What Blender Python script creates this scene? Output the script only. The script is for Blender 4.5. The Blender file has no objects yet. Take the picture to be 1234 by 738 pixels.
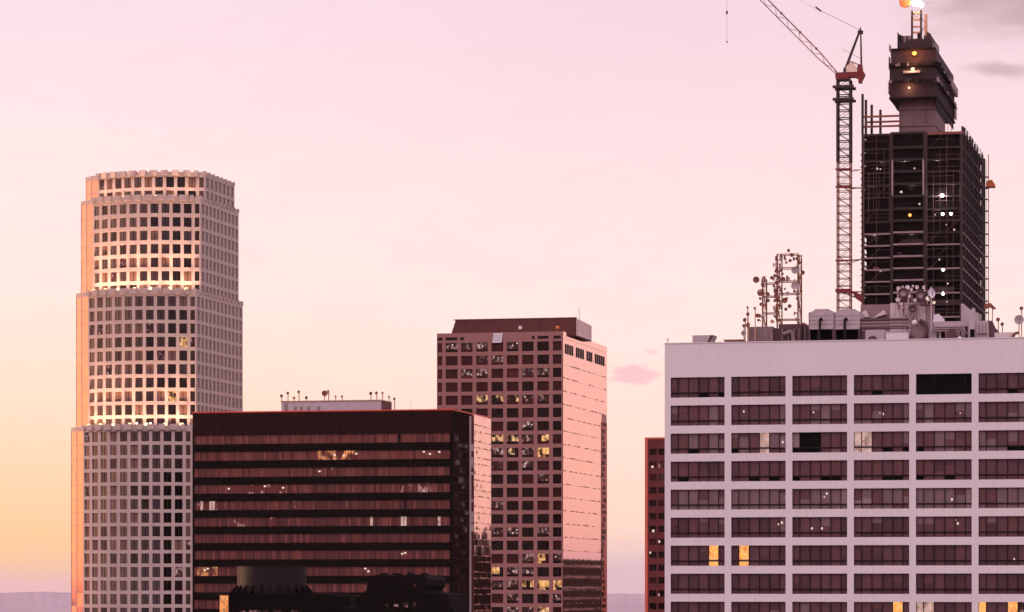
import bpy, math, random
from math import radians, sin, cos, pi, atan2
rnd = random.Random(7)

# ------------------------------------------------------------------ camera, sky, sun, exposure
SC = bpy.context.scene
COL = SC.collection
F, CX, HY, ZC = 4000.0, 617.0, 705.0, 150.0        # focal length in photo pixels, centre column, horizon row, eye height
cam_data = bpy.data.cameras.new('camera')
cam = bpy.data.objects.new('camera', cam_data)
COL.objects.link(cam)
cam.location = (0, 0, ZC)
cam.rotation_euler = (radians(90), 0, 0)
cam_data.sensor_width = 36.0
cam_data.lens = 36.0 * F / 1234.0
cam_data.shift_y = (HY - 369.0) / 1234.0
cam_data.clip_start = 1.0
cam_data.clip_end = 120000.0
SC.camera = cam

SUN_AZ, SUN_EL = -68.0, 3.5                         # degrees left of the view direction, above the horizon


def lin(r, g, b, k=1.0):
    def f(c):
        c = c / 255.0
        return c / 12.92 if c <= 0.04045 else ((c + 0.055) / 1.055) ** 2.4
    return (f(r) * k, f(g) * k, f(b) * k, 1.0)


class NT:
    """small helper to wire shader nodes"""
    def __init__(self, tree):
        self.t = tree
        tree.nodes.clear()

    def n(self, kind, **kw):
        x = self.t.nodes.new(kind)
        for k, v in kw.items():
            setattr(x, k, v)
        return x

    def put(self, sock, v):
        if v is None:
            return
        if hasattr(v, 'is_output'):
            self.t.links.new(v, sock)
        else:
            sock.default_value = v

    def math(self, op, a, b=None, c=None, clamp=False):
        x = self.n('ShaderNodeMath', operation=op, use_clamp=clamp)
        for i, v in enumerate((a, b, c)):
            self.put(x.inputs[i], v)
        return x.outputs[0]

    def mix(self, fac, a, b, mode='MIX'):
        x = self.n('ShaderNodeMix', data_type='RGBA', blend_type=mode)
        self.put(x.inputs[0], fac)
        self.put(x.inputs[6], a)
        self.put(x.inputs[7], b)
        return x.outputs[2]

    def ramp(self, fac, stops):
        x = self.n('ShaderNodeValToRGB')
        e = x.color_ramp.elements
        while len(e) > 1:
            e.remove(e[-1])
        e[0].position, e[0].color = stops[0]
        for p, c in stops[1:]:
            q = e.new(p)
            q.color = c
        self.put(x.inputs[0], fac)
        return x.outputs[0]

    def rng(self, v, a, b, c=0.0, d=1.0, smooth=True):
        x = self.n('ShaderNodeMapRange', interpolation_type='SMOOTHSTEP' if smooth else 'LINEAR')
        self.put(x.inputs[0], v)
        for i, q in enumerate((a, b, c, d)):
            self.put(x.inputs[i + 1], q)
        return x.outputs[0]

    def noise(self, vec, scale, detail=3.0, rough=0.55):
        x = self.n('ShaderNodeTexNoise')
        self.put(x.inputs['Vector'], vec)
        x.inputs['Scale'].default_value = scale
        x.inputs['Detail'].default_value = detail
        x.inputs['Roughness'].default_value = rough
        return x.outputs[0]


world = bpy.data.worlds.new('World')
SC.world = world
world.use_nodes = True
w = NT(world.node_tree)
gen = w.n('ShaderNodeTexCoord').outputs['Generated']
sep = w.n('ShaderNodeSeparateXYZ')
w.put(sep.inputs[0], gen)
dx, dy, dz = sep.outputs
U = w.math('MULTIPLY', w.math('ARCTAN2', dx, dy), F)          # azimuth, in photo pixels right of the view direction
V = w.math('MULTIPLY', w.math('ARCSINE', dz), F)              # elevation, in photo pixels above the horizon
Vn = w.math('DIVIDE', V, 6400.0, clamp=True)


def vs(y, rgb, k=1.0):
    return ((HY - y) / 6400.0, lin(*rgb, k))


TOP = [(1300 / 6400.0, lin(226, 200, 222)), (2400 / 6400.0, lin(188, 168, 205)), (1.0, lin(140, 132, 180))]
rl = w.ramp(Vn, [vs(705, (244, 196, 196)), vs(694, (250, 208, 206)), vs(689, (253, 210, 172)), vs(660, (255, 210, 152)), vs(600, (254, 216, 174)),
                 vs(480, (255, 227, 205)), vs(350, (255, 233, 227)), vs(200, (255, 232, 232)), vs(0, (247, 223, 235))] + TOP)
rr = w.ramp(Vn, [vs(705, (222, 196, 208)), vs(664, (230, 202, 212)), vs(652, (253, 222, 206)), vs(560, (255, 227, 213)), vs(480, (255, 229, 220)),
                 vs(400, (255, 233, 228)), vs(250, (255, 229, 231)), vs(100, (248, 218, 227)), vs(0, (243, 215, 227))] + TOP)
front = w.mix(w.rng(U, -600, 250), rl, rr)
# soft clouds: a grey bank high on the right, a thin streak under it, one small pink puff low down
cv = w.n('ShaderNodeCombineXYZ')
w.put(cv.inputs[0], w.math('MULTIPLY', U, 0.006))
w.put(cv.inputs[1], w.math('MULTIPLY', V, 0.017))
cn = w.noise(cv.outputs[0], 1.0, 5.0, 0.5)
cn2 = w.noise(cv.outputs[0], 4.0, 4.0, 0.5)


def puff(px, py, rx, ry, soft=0.55, tilt=0.0, fine=0.5):
    u = w.math('SUBTRACT', U, px - CX)
    v = w.math('SUBTRACT', V, HY - py)
    v = w.math('ADD', v, w.math('MULTIPLY', u, tilt))
    a = w.math('POWER', w.math('DIVIDE', u, rx), 2.0)
    b = w.math('POWER', w.math('DIVIDE', v, ry), 2.0)
    d = w.math('SQRT', w.math('ADD', a, b))
    d = w.math('ADD', d, w.math('MULTIPLY', w.math('SUBTRACT', cn, 0.5), 1.4))
    d = w.math('ADD', d, w.math('MULTIPLY', w.math('SUBTRACT', cn2, 0.5), fine))
    return w.rng(d, 1.0 + soft * 0.4, 1.0 - soft)


col = front
for (px, py, rx, ry, soft, tilt, fine, rgb, op) in [
        (1240, 10, 138, 56, 0.7, -0.10, 0.5, (198, 171, 177), 1.0),
        (1206, 95, 46, 11, 0.9, 0.08, 0.9, (206, 178, 186), 0.9),
        (766, 452, 33, 13, 0.35, 0.04, 1.4, (243, 196, 204), 0.95),
        (785, 425, 9, 4, 0.8, 0.0, 0.6, (250, 206, 208), 0.6),
        (760, 655, 40, 3, 0.8, 0.0, 0.6, (246, 200, 204), 0.7),
        (60, 679, 22, 3, 0.9, 0.0, 0.4, (248, 200, 180), 0.6),
        (1160, 40, 60, 16, 1.0, -0.3, 0.3, (226, 198, 206), 0.5)]:
    col = w.mix(w.math('MULTIPLY', puff(px, py, rx, ry, soft, tilt, fine), op), col, lin(*rgb))
wisp = w.rng(w.math('ADD', w.math('MULTIPLY', cn, 0.7), w.math('MULTIPLY', cn2, 0.3)), 0.40, 0.66)
col = w.mix(w.math('MULTIPLY', wisp, 0.12), col, lin(238, 204, 212))
# the rest of the dome: sunset glow round the sun, low band behind the viewer darkened for reflections, sky above brightened as facade fill
az = radians(SUN_AZ)
sdot = w.math('ADD', w.math('MULTIPLY', dx, sin(az)), w.math('MULTIPLY', dy, cos(az)))
back = w.ramp(Vn, [(0.0, (0.10, 0.06, 0.09, 1)), (0.06, (0.14, 0.085, 0.12, 1)), (0.12, (0.26, 0.17, 0.21, 1)), (0.27, (1.95, 1.55, 1.68, 1)),
                   (0.6, (1.95, 1.56, 1.74, 1)), (1.0, (1.0, 0.82, 1.02, 1))])
col = w.mix(w.rng(dy, 0.30, -0.35), col, back)
glow = w.math('MULTIPLY', w.math('MULTIPLY', w.rng(sdot, -0.20, 0.8), w.rng(U, -750, -1600)), w.rng(V, 1900, 0))
col = w.mix(w.math('MULTIPLY', glow, 0.92), col, (1.35, 0.62, 0.44, 1))
sky = w.n('ShaderNodeTexSky', sky_type='NISHITA')
sky.sun_disc = False
sky.sun_elevation = radians(SUN_EL)
sky.sun_rotation = radians(SUN_AZ)
sky.altitude = 100
b1 = w.n('ShaderNodeBackground')
w.put(b1.inputs[0], col)
b1.inputs[1].default_value = 0.965
b2 = w.n('ShaderNodeBackground')
w.put(b2.inputs[0], w.mix(1.0, sky.outputs[0], (1.0, 0.46, 0.46, 1), 'MULTIPLY'))
b2.inputs[1].default_value = 0.05
add = w.n('ShaderNodeAddShader')
w.t.links.new(b1.outputs[0], add.inputs[0])
w.t.links.new(b2.outputs[0], add.inputs[1])
wo = w.n('ShaderNodeOutputWorld')
w.t.links.new(add.outputs[0], wo.inputs[0])

sun_data = bpy.data.lights.new('sun', 'SUN')
sun_data.energy = 2.2
sun_data.angle = radians(0.5)
sun_data.color = (1.0, 0.55, 0.32)
sun = bpy.data.objects.new('sun', sun_data)
COL.objects.link(sun)
sun.rotation_euler = (radians(90 - SUN_EL), 0, -az + pi)   # the lamp shines from azimuth az down at SUN_EL

SC.view_settings.view_transform = 'Standard'
SC.view_settings.look = 'None'
SC.view_settings.exposure = 0.0
SC.view_settings.gamma = 1.0
SC.view_settings.use_curve_mapping = False
SC.render.engine = 'CYCLES'
SC.cycles.use_denoising = True
SC.cycles.max_bounces = 5
SC.cycles.volume_bounces = 0
SC.cycles.caustics_reflective = False
SC.cycles.caustics_refractive = False

# ------------------------------------------------------------------ materials


def mat(name, rgb, rough=0.8, metal=0.0, var=0.10, scale=0.35, streak=0.0, bump=0.0, spec=None, ior=None, fine=3.0, tint=None):
    m = bpy.data.materials.new(name)
    m.use_nodes = True
    t = NT(m.node_tree)
    p = t.n('ShaderNodeBsdfPrincipled')
    o = t.n('ShaderNodeOutputMaterial')
    t.t.links.new(p.outputs[0], o.inputs[0])
    base = (rgb[0], rgb[1], rgb[2], 1)
    oc = t.n('ShaderNodeTexCoord').outputs['Object']
    n1 = t.noise(oc, scale, 5.0, 0.6)
    n2 = t.noise(oc, scale * 9.0, 3.0, 0.6)
    f = t.math('ADD', t.math('MULTIPLY', n1, 0.65), t.math('MULTIPLY', n2, 0.35))
    f = t.rng(f, 0.33, 0.67, smooth=False)
    dark = tuple(c * (1 - var) for c in base[:3]) + (1,)
    light = tuple(min(0.95, c * (1 + var)) for c in base[:3]) + (1,)
    if tint:
        light = tuple(tint) + (1,)
    c = t.mix(f, dark, light)
    if streak:
        mp = t.n('ShaderNodeMapping')
        t.put(mp.inputs[0], oc)
        mp.inputs['Scale'].default_value = (2.6, 2.6, 0.06)
        s = t.rng(t.noise(mp.outputs[0], 1.0, 4.0, 0.65), 0.42, 0.75)
        c = t.mix(t.math('MULTIPLY', s, streak), c, tuple(q * 0.55 for q in base[:3]) + (1,))
    t.put(p.inputs['Base Color'], c)
    p.inputs['Metallic'].default_value = metal
    t.put(p.inputs['Roughness'], t.rng(n2, 0.3, 0.7, max(0.02, rough - 0.06), min(1.0, rough + 0.06), smooth=False))
    if spec is not None:
        p.inputs['Specular IOR Level'].default_value = spec
    if ior is not None:
        p.inputs['IOR'].default_value = ior
    if bump:
        b = t.n('ShaderNodeBump')
        b.inputs['Strength'].default_value = bump
        b.inputs['Distance'].default_value = 0.05
        t.put(b.inputs['Height'], n1)
        t.t.links.new(b.outputs[0], p.inputs['Normal'])
    return m


def lamp(name, rgb, strength, blotch=0.0, back=(0.03, 0.012, 0.012), scale=1.2, lo=0.48, hi=0.68):
    """something that gives off light; blotch > 0 breaks it up into lit and unlit patches, as a room seen through a window"""
    m = bpy.data.materials.new(name)
    m.use_nodes = True
    t = NT(m.node_tree)
    p = t.n('ShaderNodeBsdfPrincipled')
    o = t.n('ShaderNodeOutputMaterial')
    t.t.links.new(p.outputs[0], o.inputs[0])
    p.inputs['Base Color'].default_value = back + (1,)
    p.inputs['Roughness'].default_value = 0.2
    p.inputs['Emission Color'].default_value = tuple(rgb) + (1,)
    if blotch:
        oc = t.n('ShaderNodeTexCoord').outputs['Object']
        mp = t.n('ShaderNodeMapping')
        t.put(mp.inputs[0], oc)
        mp.inputs['Scale'].default_value = (1.3, 1.3, 0.9)
        n = t.noise(mp.outputs[0], scale, 2.0, 0.5)
        t.put(p.inputs['Emission Strength'], t.rng(n, lo, hi, 0.0, strength))
        n2 = t.noise(mp.outputs[0], scale * 2.1 + 0.3, 2.0, 0.5)
        t.put(p.inputs['Emission Color'], t.mix(t.rng(n2, 0.42, 0.62), tuple(rgb) + (1,), (1.0, min(1.0, rgb[1] * 1.45), min(1.0, rgb[2] * 1.9 + 0.06), 1)))
    else:
        p.inputs['Emission Strength'].default_value = strength
    return m


M = {}
M['stone'] = mat('pale_granite', (0.50, 0.38, 0.355), 0.7, var=0.09, streak=0.16)
M['stone_side'] = M['stone']
M['tglass'] = [mat('tower_glass', (0.010, 0.004, 0.007), 0.06, var=0.4, ior=2.5),
               mat('tower_glass_plum', (0.030, 0.011, 0.016), 0.06, var=0.4, ior=2.6),
               mat('tower_glass_black', (0.003, 0.0015, 0.002), 0.06, var=0.4, ior=1.9)]
M['glow_blind'] = mat('tower_glow_blind', (0.20, 0.10, 0.075), 0.5, var=0.25, ior=1.5)
M['bronze_mirror'] = mat('bronze_mirror_glass', (0.84, 0.46, 0.36), 0.04, metal=0.9, var=0.03, scale=0.12, bump=0.02)
M['side_glass'] = mat('tower_side_glass', (0.125, 0.062, 0.058), 0.3, var=0.25, ior=1.5)
M['white_paint'] = mat('white_painted_concrete', (0.735, 0.675, 0.70), 0.85, var=0.035, scale=0.12, streak=0.13)
M['roof_gravel'] = mat('roof_gravel', (0.28, 0.24, 0.25), 0.9, var=0.2, scale=1.0)
M['curtain'] = [mat('curtain_plum', (0.112, 0.038, 0.052), 0.55, var=0.22, scale=0.8, streak=0.5),
                mat('curtain_dark', (0.072, 0.022, 0.032), 0.5, var=0.22, scale=0.8, streak=0.5),
                mat('curtain_brown', (0.125, 0.042, 0.048), 0.55, var=0.22, scale=0.8, streak=0.5),
                mat('curtain_grey', (0.19, 0.115, 0.125), 0.6, var=0.2, scale=0.8, streak=0.5),
                mat('curtain_pale', (0.30, 0.20, 0.21), 0.6, var=0.2, scale=0.8, streak=0.4)]
M['void'] = mat('open_dark_room', (0.004, 0.004, 0.003), 0.9, var=0.3, spec=0.1)
M['frame_dark'] = mat('window_frame_dark', (0.014, 0.005, 0.006), 0.7, var=0.2, spec=0.2)
M['lit_amber'] = lamp('lit_amber_curtain', (1.0, 0.34, 0.06), 1.1, 0.6, back=(0.3, 0.12, 0.04), lo=0.1, hi=0.6)
M['lit_cream'] = lamp('lit_cream_curtain', (1.0, 0.56, 0.40), 0.5, 0.5, back=(0.3, 0.2, 0.16), lo=0.1, hi=0.7)
M['lit_room'] = lamp('lit_room', (1.0, 0.46, 0.17), 0.95, 1.0, scale=0.75, lo=0.44, hi=0.68)
M['lit_gold'] = lamp('lit_gold_room', (1.0, 0.42, 0.12), 1.0, 1.0, scale=0.8, lo=0.34, hi=0.62)
M['lit_dim'] = lamp('dimly_lit_room', (1.0, 0.48, 0.38), 0.5, 1.0, back=(0.05, 0.016, 0.018), scale=0.9, lo=0.50, hi=0.75)
M['ribbon_glow'] = lamp('ribbon_lit_warm', (1.0, 0.34, 0.10), 0.85, 1.0, back=(0.16, 0.036, 0.030), scale=0.5, lo=0.46, hi=0.72)
M['ribbon_faint'] = lamp('ribbon_lit_faint', (1.0, 0.45, 0.34), 0.45, 1.0, back=(0.15, 0.036, 0.034), scale=0.7, lo=0.54, hi=0.76)
M['lit_spot'] = lamp('ceiling_lamp_seen_through_window', (1.0, 0.74, 0.62), 0.95)
M['ribbon_frame'] = mat('dark_spandrel_stone', (0.005, 0.0022, 0.0016), 0.8, var=0.3, spec=0.08)
M['ribbon_cap'] = mat('dark_roof_cladding', (0.021, 0.0055, 0.005), 0.8, var=0.25, scale=0.12, streak=0.3, spec=0.1)
M['ribbon'] = [mat('red_glass', (0.150, 0.036, 0.034), 0.35, var=0.2), mat('red_glass_dark', (0.095, 0.022, 0.023), 0.35, var=0.2),
               mat('red_glass_light', (0.225, 0.062, 0.055), 0.35, var=0.2), mat('red_glass_rust', (0.19, 0.045, 0.034), 0.35, var=0.2)]
M['rim_lit_coping'] = mat('coping_red_rim_light', (0.62, 0.05, 0.02), 0.5, var=0.15)  # red backlight on the roof rim put into the coping colour
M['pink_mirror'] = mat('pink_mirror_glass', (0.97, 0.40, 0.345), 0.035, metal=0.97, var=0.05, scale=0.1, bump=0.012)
M['mirror_joint'] = mat('mirror_panel_joint', (0.60, 0.24, 0.20), 0.6, var=0.35, scale=1.2)
M['dark_glass'] = mat('dark_brown_glass', (0.013, 0.0035, 0.0035), 0.8, var=0.7, scale=0.25, spec=0.02)
M['brown_grid'] = mat('brown_precast_grid', (0.325, 0.145, 0.132), 0.8, var=0.07, streak=0.12)
M['bglass'] = [mat('office_glass_black', (0.012, 0.004, 0.005), 0.1, var=0.4, ior=1.4), mat('office_glass_maroon', (0.050, 0.010, 0.012), 0.15, var=0.4, ior=1.4),
               mat('office_glass_wine', (0.10, 0.018, 0.022), 0.2, var=0.3, ior=1.4)]
M['pent_red'] = mat('maroon_roof_cladding', (0.105, 0.020, 0.018), 0.7, var=0.2, streak=0.3)
M['pent_end'] = mat('pinkish_roof_cladding', (0.85, 0.60, 0.56), 0.7, var=0.15, streak=0.2)
M['white_sheet'] = mat('white_sheet', (0.72, 0.66, 0.74), 0.5, var=0.05)
M['red_granite'] = mat('red_granite', (0.115, 0.009, 0.011), 0.6, var=0.3, streak=0.2)
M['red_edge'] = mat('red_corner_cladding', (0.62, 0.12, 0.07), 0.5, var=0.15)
M['steel'] = mat('dark_primed_steel', (0.026, 0.010, 0.011), 0.7, var=0.25)
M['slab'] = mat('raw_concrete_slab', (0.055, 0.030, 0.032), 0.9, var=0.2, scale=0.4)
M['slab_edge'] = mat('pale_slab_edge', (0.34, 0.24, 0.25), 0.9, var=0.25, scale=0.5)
M['netting_shade'] = mat('dark_netting_shade', (0.006, 0.0025, 0.0025), 0.9, var=0.5, scale=0.3, spec=0.1)
M['core'] = mat('core_concrete', (0.185, 0.115, 0.12), 0.9, var=0.22, scale=0.2, streak=0.35)
M['form'] = mat('jump_form_shutter', (0.034, 0.012, 0.018), 0.8, var=0.3, scale=0.3)
M['form_dark'] = mat('jump_form_walkway', (0.009, 0.003, 0.004), 0.9, var=0.3, spec=0.2)
M['mesh'] = mat('grey_edge_mesh', (0.35, 0.24, 0.25), 0.8, var=0.3, scale=2.0)
M['work_amber'] = lamp('amber_work_light', (1.0, 0.30, 0.05), 3.2)
M['work_warm'] = lamp('warm_work_light', (1.0, 0.62, 0.30), 4.0)
M['work_white'] = lamp('white_work_light', (1.0, 0.92, 0.86), 14.0)
M['orange_sheet'] = mat('orange_sheet', (0.70, 0.17, 0.05), 0.6, var=0.2)
M['crane_red'] = mat('crane_red_paint', (0.19, 0.010, 0.010), 0.5, var=0.2)
M['crane_dark'] = mat('crane_dark_steel', (0.030, 0.010, 0.012), 0.6, var=0.2)
M['crane_rust'] = mat('crane_weathered_steel', (0.25, 0.068, 0.042), 0.6, var=0.25)
M['crane_grey'] = mat('crane_grey_steel', (0.13, 0.065, 0.065), 0.6, var=0.2)
M['rope'] = mat('steel_rope', (0.30, 0.20, 0.21), 0.6, var=0.1)
M['cab_sunlit'] = mat('sunlit_housing', (0.88, 0.68, 0.52), 0.5, var=0.08)  # cream sunlight on the winch house put into its colour
M['rust'] = mat('rusty_antenna_metal', (0.20, 0.058, 0.036), 0.7, var=0.3, scale=1.5)
M['rust_pale'] = mat('pale_antenna_metal', (0.46, 0.24, 0.17), 0.6, var=0.25, scale=1.5)
M['dish_grey'] = mat('grey_dish', (0.38, 0.29, 0.29), 0.6, var=0.12)
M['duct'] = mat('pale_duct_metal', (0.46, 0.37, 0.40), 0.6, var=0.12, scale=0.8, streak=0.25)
M['duct_white'] = mat('whitewashed_panel', (0.66, 0.53, 0.55), 0.7, var=0.1, scale=0.8, streak=0.2)  # whiter tone for panels, posts, cabinets and small dishes
M['duct_dark'] = mat('dark_pipework', (0.085, 0.038, 0.045), 0.7, var=0.3, scale=1.5)  # dark tone for pipes, legs and small fittings
M['plant_wall'] = mat('plant_room_wall', (0.26, 0.175, 0.18), 0.85, var=0.2, scale=0.6, streak=0.35)
M['ground'] = mat('city_ground', (0.16, 0.12, 0.12), 0.95, var=0.35, scale=0.002)
M['hill'] = mat('hazy_hillside', (0.40, 0.31, 0.35), 0.95, var=0.25, scale=0.0006)  # distance haze put into the mauve hill colour
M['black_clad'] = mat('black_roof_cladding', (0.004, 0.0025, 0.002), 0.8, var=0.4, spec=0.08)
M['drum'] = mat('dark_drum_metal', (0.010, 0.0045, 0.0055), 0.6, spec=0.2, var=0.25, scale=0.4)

# ------------------------------------------------------------------ mesh helpers


class MB:
    def __init__(self):
        self.v, self.f, self.m = [], [], []

    def poly(self, pts, m=0):
        i = len(self.v)
        self.v += [tuple(p) for p in pts]
        self.f.append(tuple(range(i, i + len(pts))))
        self.m.append(m)

    def box(self, x0, x1, y0, y1, z0, z1, m=0):
        if x1 < x0: x0, x1 = x1, x0
        if y1 < y0: y0, y1 = y1, y0
        if z1 < z0: z0, z1 = z1, z0
        i = len(self.v)
        self.v += [(x0, y0, z0), (x1, y0, z0), (x1, y1, z0), (x0, y1, z0), (x0, y0, z1), (x1, y0, z1), (x1, y1, z1), (x0, y1, z1)]
        for q in ((0, 3, 2, 1), (4, 5, 6, 7), (0, 1, 5, 4), (1, 2, 6, 5), (2, 3, 7, 6), (3, 0, 4, 7)):
            self.f.append(tuple(i + k for k in q))
            self.m.append(m)

    def prism(self, pts, y0, y1, m=0):
        """an outline in the x-z plane pulled through y0..y1"""
        n = len(pts)
        i = len(self.v)
        self.v += [(x, y0, z) for x, z in pts] + [(x, y1, z) for x, z in pts]
        self.f.append(tuple(range(i, i + n)))
        self.f.append(tuple(range(i + 2 * n - 1, i + n - 1, -1)))
        self.m += [m, m]
        for k in range(n):
            j = (k + 1) % n
            self.f.append((i + j, i + k, i + n + k, i + n + j))
            self.m.append(m)

    def plan(self, pts, z0, z1, m=0, mtop=None):
        """an outline in plan pulled up from z0 to z1"""
        n = len(pts)
        i = len(self.v)
        self.v += [(x, y, z0) for x, y in pts] + [(x, y, z1) for x, y in pts]
        self.f.append(tuple(range(i + n, i + 2 * n)))
        self.m.append(m if mtop is None else mtop)
        self.f.append(tuple(range(i + n - 1, i - 1, -1)))
        self.m.append(m)
        for k in range(n):
            j = (k + 1) % n
            self.f.append((i + k, i + j, i + n + j, i + n + k))
            self.m.append(m)

    def tube(self, p, q, r, m=0, n=6, r2=None, cap=True):
        import mathutils
        p, q = mathutils.Vector(p), mathutils.Vector(q)
        d = q - p
        if d.length < 1e-6:
            return
        d.normalize()
        a = d.orthogonal().normalized()
        b = d.cross(a)
        r2 = r if r2 is None else r2
        i = len(self.v)
        for c0, rr in ((p, r), (q, r2)):
            for k in range(n):
                t = 2 * pi * (k + 0.5) / n
                self.v.append(tuple(c0 + a * (rr * cos(t)) + b * (rr * sin(t))))
        for k in range(n):
            j = (k + 1) % n
            self.f.append((i + k, i + j, i + n + j, i + n + k))
            self.m.append(m)
        if cap:
            self.f.append(tuple(range(i + n - 1, i - 1, -1)))
            self.f.append(tuple(range(i + n, i + 2 * n)))
            self.m += [m, m]

    def dish(self, c, r, d, m=0, mb=None, deep=0.28, n=18):
        """a paraboloid reflector with a back skin and a rim; d is where it looks"""
        import mathutils
        c, d = mathutils.Vector(c), mathutils.Vector(d).normalized()
        a = d.orthogonal().normalized()
        b = d.cross(a)
        mb = m if mb is None else mb
        rings = [0.0, 0.4, 0.75, 1.0]
        for skin, mm in ((0, m), (1, mb)):
            i = len(self.v)
            for q in rings:
                off = deep * r * q * q - (0.12 * r if skin else 0.0) * (1 - 0.5 * q)
                for k in range(n):
                    t = 2 * pi * k / n
                    self.v.append(tuple(c + d * off + a * (r * q * cos(t)) + b * (r * q * sin(t))))
            for g in range(len(rings) - 1):
                for k in range(n):
                    j = (k + 1) % n
                    self.f.append((i + g * n + k, i + g * n + j, i + (g + 1) * n + j, i + (g + 1) * n + k))
                    self.m.append(mm)
            if skin == 0:
                first = i
            else:
                e0, e1 = first + 3 * n, i + 3 * n
                for k in range(n):
                    j = (k + 1) % n
                    self.f.append((e0 + k, e0 + j, e1 + j, e1 + k))
                    self.m.append(mb)

    def ball(self, c, r, m=0, n=10, k=6, sz=1.0):
        i = len(self.v)
        for a in range(k + 1):
            t = pi * a / k
            for b in range(n):
                p = 2 * pi * b / n
                self.v.append((c[0] + r * sin(t) * cos(p), c[1] + r * sin(t) * sin(p), c[2] + r * cos(t) * sz))
        for a in range(k):
            for b in range(n):
                j = (b + 1) % n
                self.f.append((i + a * n + b, i + a * n + j, i + (a + 1) * n + j, i + (a + 1) * n + b))
                self.m.append(m)

    def grid_wall(self, fn, us, zs, hole, depth, m=0, mr=None):
        """a wall over the cells us x zs with an opening wherever hole(i, j); fn(u, z, d) places a point d metres in from the face"""
        mr = m if mr is None else mr
        nu, nz = len(us) - 1, len(zs) - 1
        for i in range(nu):
            for j in range(nz):
                u0, u1, z0, z1 = us[i], us[i + 1], zs[j], zs[j + 1]
                if not hole(i, j):
                    self.poly([fn(u0, z0, 0), fn(u1, z0, 0), fn(u1, z1, 0), fn(u0, z1, 0)], m)
                    continue
                for (a, b, ii, jj) in (((u0, z0), (u1, z0), i, j - 1), ((u1, z0), (u1, z1), i + 1, j), ((u1, z1), (u0, z1), i, j + 1), ((u0, z1), (u0, z0), i - 1, j)):
                    if 0 <= ii < nu and 0 <= jj < nz and hole(ii, jj):
                        continue
                    self.poly([fn(a[0], a[1], 0), fn(a[0], a[1], depth), fn(b[0], b[1], depth), fn(b[0], b[1], 0)], mr)

    def build(self, name, mats, parent=None, smooth=False, kind=None, label=None):
        me = bpy.data.meshes.new(name)
        me.from_pydata(self.v, [], self.f)
        if not isinstance(mats, (list, tuple)):
            mats = [mats]
        for x in mats:
            me.materials.append(x)
        me.polygons.foreach_set('material_index', self.m)
        if smooth:
            me.polygons.foreach_set('use_smooth', [True] * len(me.polygons))
        me.update()
        o = bpy.data.objects.new(name, me)
        COL.objects.link(o)
        if parent is not None:
            o.parent = parent
        if kind:
            o['kind'] = kind
        if label:
            o['label'] = label
        return o


GA = radians(13.0)                                   # the street grid is turned 13 degrees from the view
GC, GS = cos(GA), sin(GA)


class Frame:
    """a vertical corner of a building, known by its column in the photo and its distance: local x runs along the front, local y away"""
    def __init__(self, px, depth):
        self.Y, self.X = depth, (px - CX) / F * depth

    def t(self, px, y=0.0):
        k = (px - CX) / F
        return (k * (self.Y + y * GC) - self.X - y * GS) / (GC + k * GS)

    def y(self, px, t=0.0):
        k = (px - CX) / F
        return (k * (self.Y - t * GS) - self.X - t * GC) / (GS - k * GC)

    def z(self, py, t=0.0, y=0.0):
        return ZC + (HY - py) * (self.Y - t * GS + y * GC) / F

    def world(self, t, y, z):
        return (self.X + t * GC + y * GS, self.Y - t * GS + y * GC, z)


def thing(name, label, cat, loc, group=None, rz=-GA):
    o = bpy.data.objects.new(name, None)
    COL.objects.link(o)
    o.location = loc
    o.rotation_euler = (0, 0, rz)
    o.empty_display_size = 2.0
    o['label'], o['category'] = label, cat
    if group:
        o['group'] = group
    return o


def building(name, label, cat, fr, group=None):
    return thing(name, label, cat, (fr.X, fr.Y, 0.0), group)


def add_lamp(name, parent, loc, energy, color, radius=0.3, spot=None, rot=None):
    d = bpy.data.lights.new(name, 'SPOT' if spot else 'POINT')
    d.energy, d.color, d.shadow_soft_size = energy, color, radius
    if spot:
        d.spot_size, d.spot_blend = radians(spot), 1.0
    o = bpy.data.objects.new(name, d)
    COL.objects.link(o)
    o.parent = parent
    o.location = loc
    if rot:
        o.rotation_euler = rot
    return o


# ------------------------------------------------------------------ the setting: ground and far hills
g = MB()
g.poly([(-26000, -26000, 0), (26000, -26000, 0), (26000, 46000, 0), (-26000, 46000, 0)])
g.build('ground', M['ground'], kind='structure')

h = MB()
nx, ny = 1100, 12
hr = random.Random(3)
ph = [hr.uniform(0, 6.28) for _ in range(12)]


def ridge(x):
    a = 12.0 * sin(x / 900.0 + ph[0]) + 8.0 * sin(x / 410.0 + ph[1]) + 5.0 * sin(x / 190.0 + ph[2]) + 3.0 * sin(x / 83.0 + ph[3]) + 2.4 * sin(x / 37.0 + ph[4]) + 2.6 * sin(x / 23.0 + ph[5]) * sin(x / 61.0 + ph[6]) + 1.8 * sin(x / 14.0 + ph[7])
    return 92.0 + 0.62 * a - 18.0 / (1 + math.exp(-(x + 1500) / 500.0))


grid = []
for j in range(ny + 1):
    v = j / ny
    y = 16800 + 13000 * v
    row = []
    for i in range(nx + 1):
        x = -7000 + 14000 * i / nx
        prof = sin(min(v / 0.8, 1.0) * pi / 2) ** 1.3 if v < 0.8 else cos((v - 0.8) / 0.2 * pi / 2)
        und = 1.0 + 0.16 * sin(x / 260.0 + 7 * v) * (1 - v)
        row.append((x * (y / 27000.0), y, -0.5 + ridge(x) * prof * und))
    grid.append(row)
for j in range(ny):
    for i in range(nx):
        h.poly([grid[j][i], grid[j][i + 1], grid[j + 1][i + 1], grid[j + 1][i]])
h.build('hills', M['hill'], kind='structure')

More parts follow.
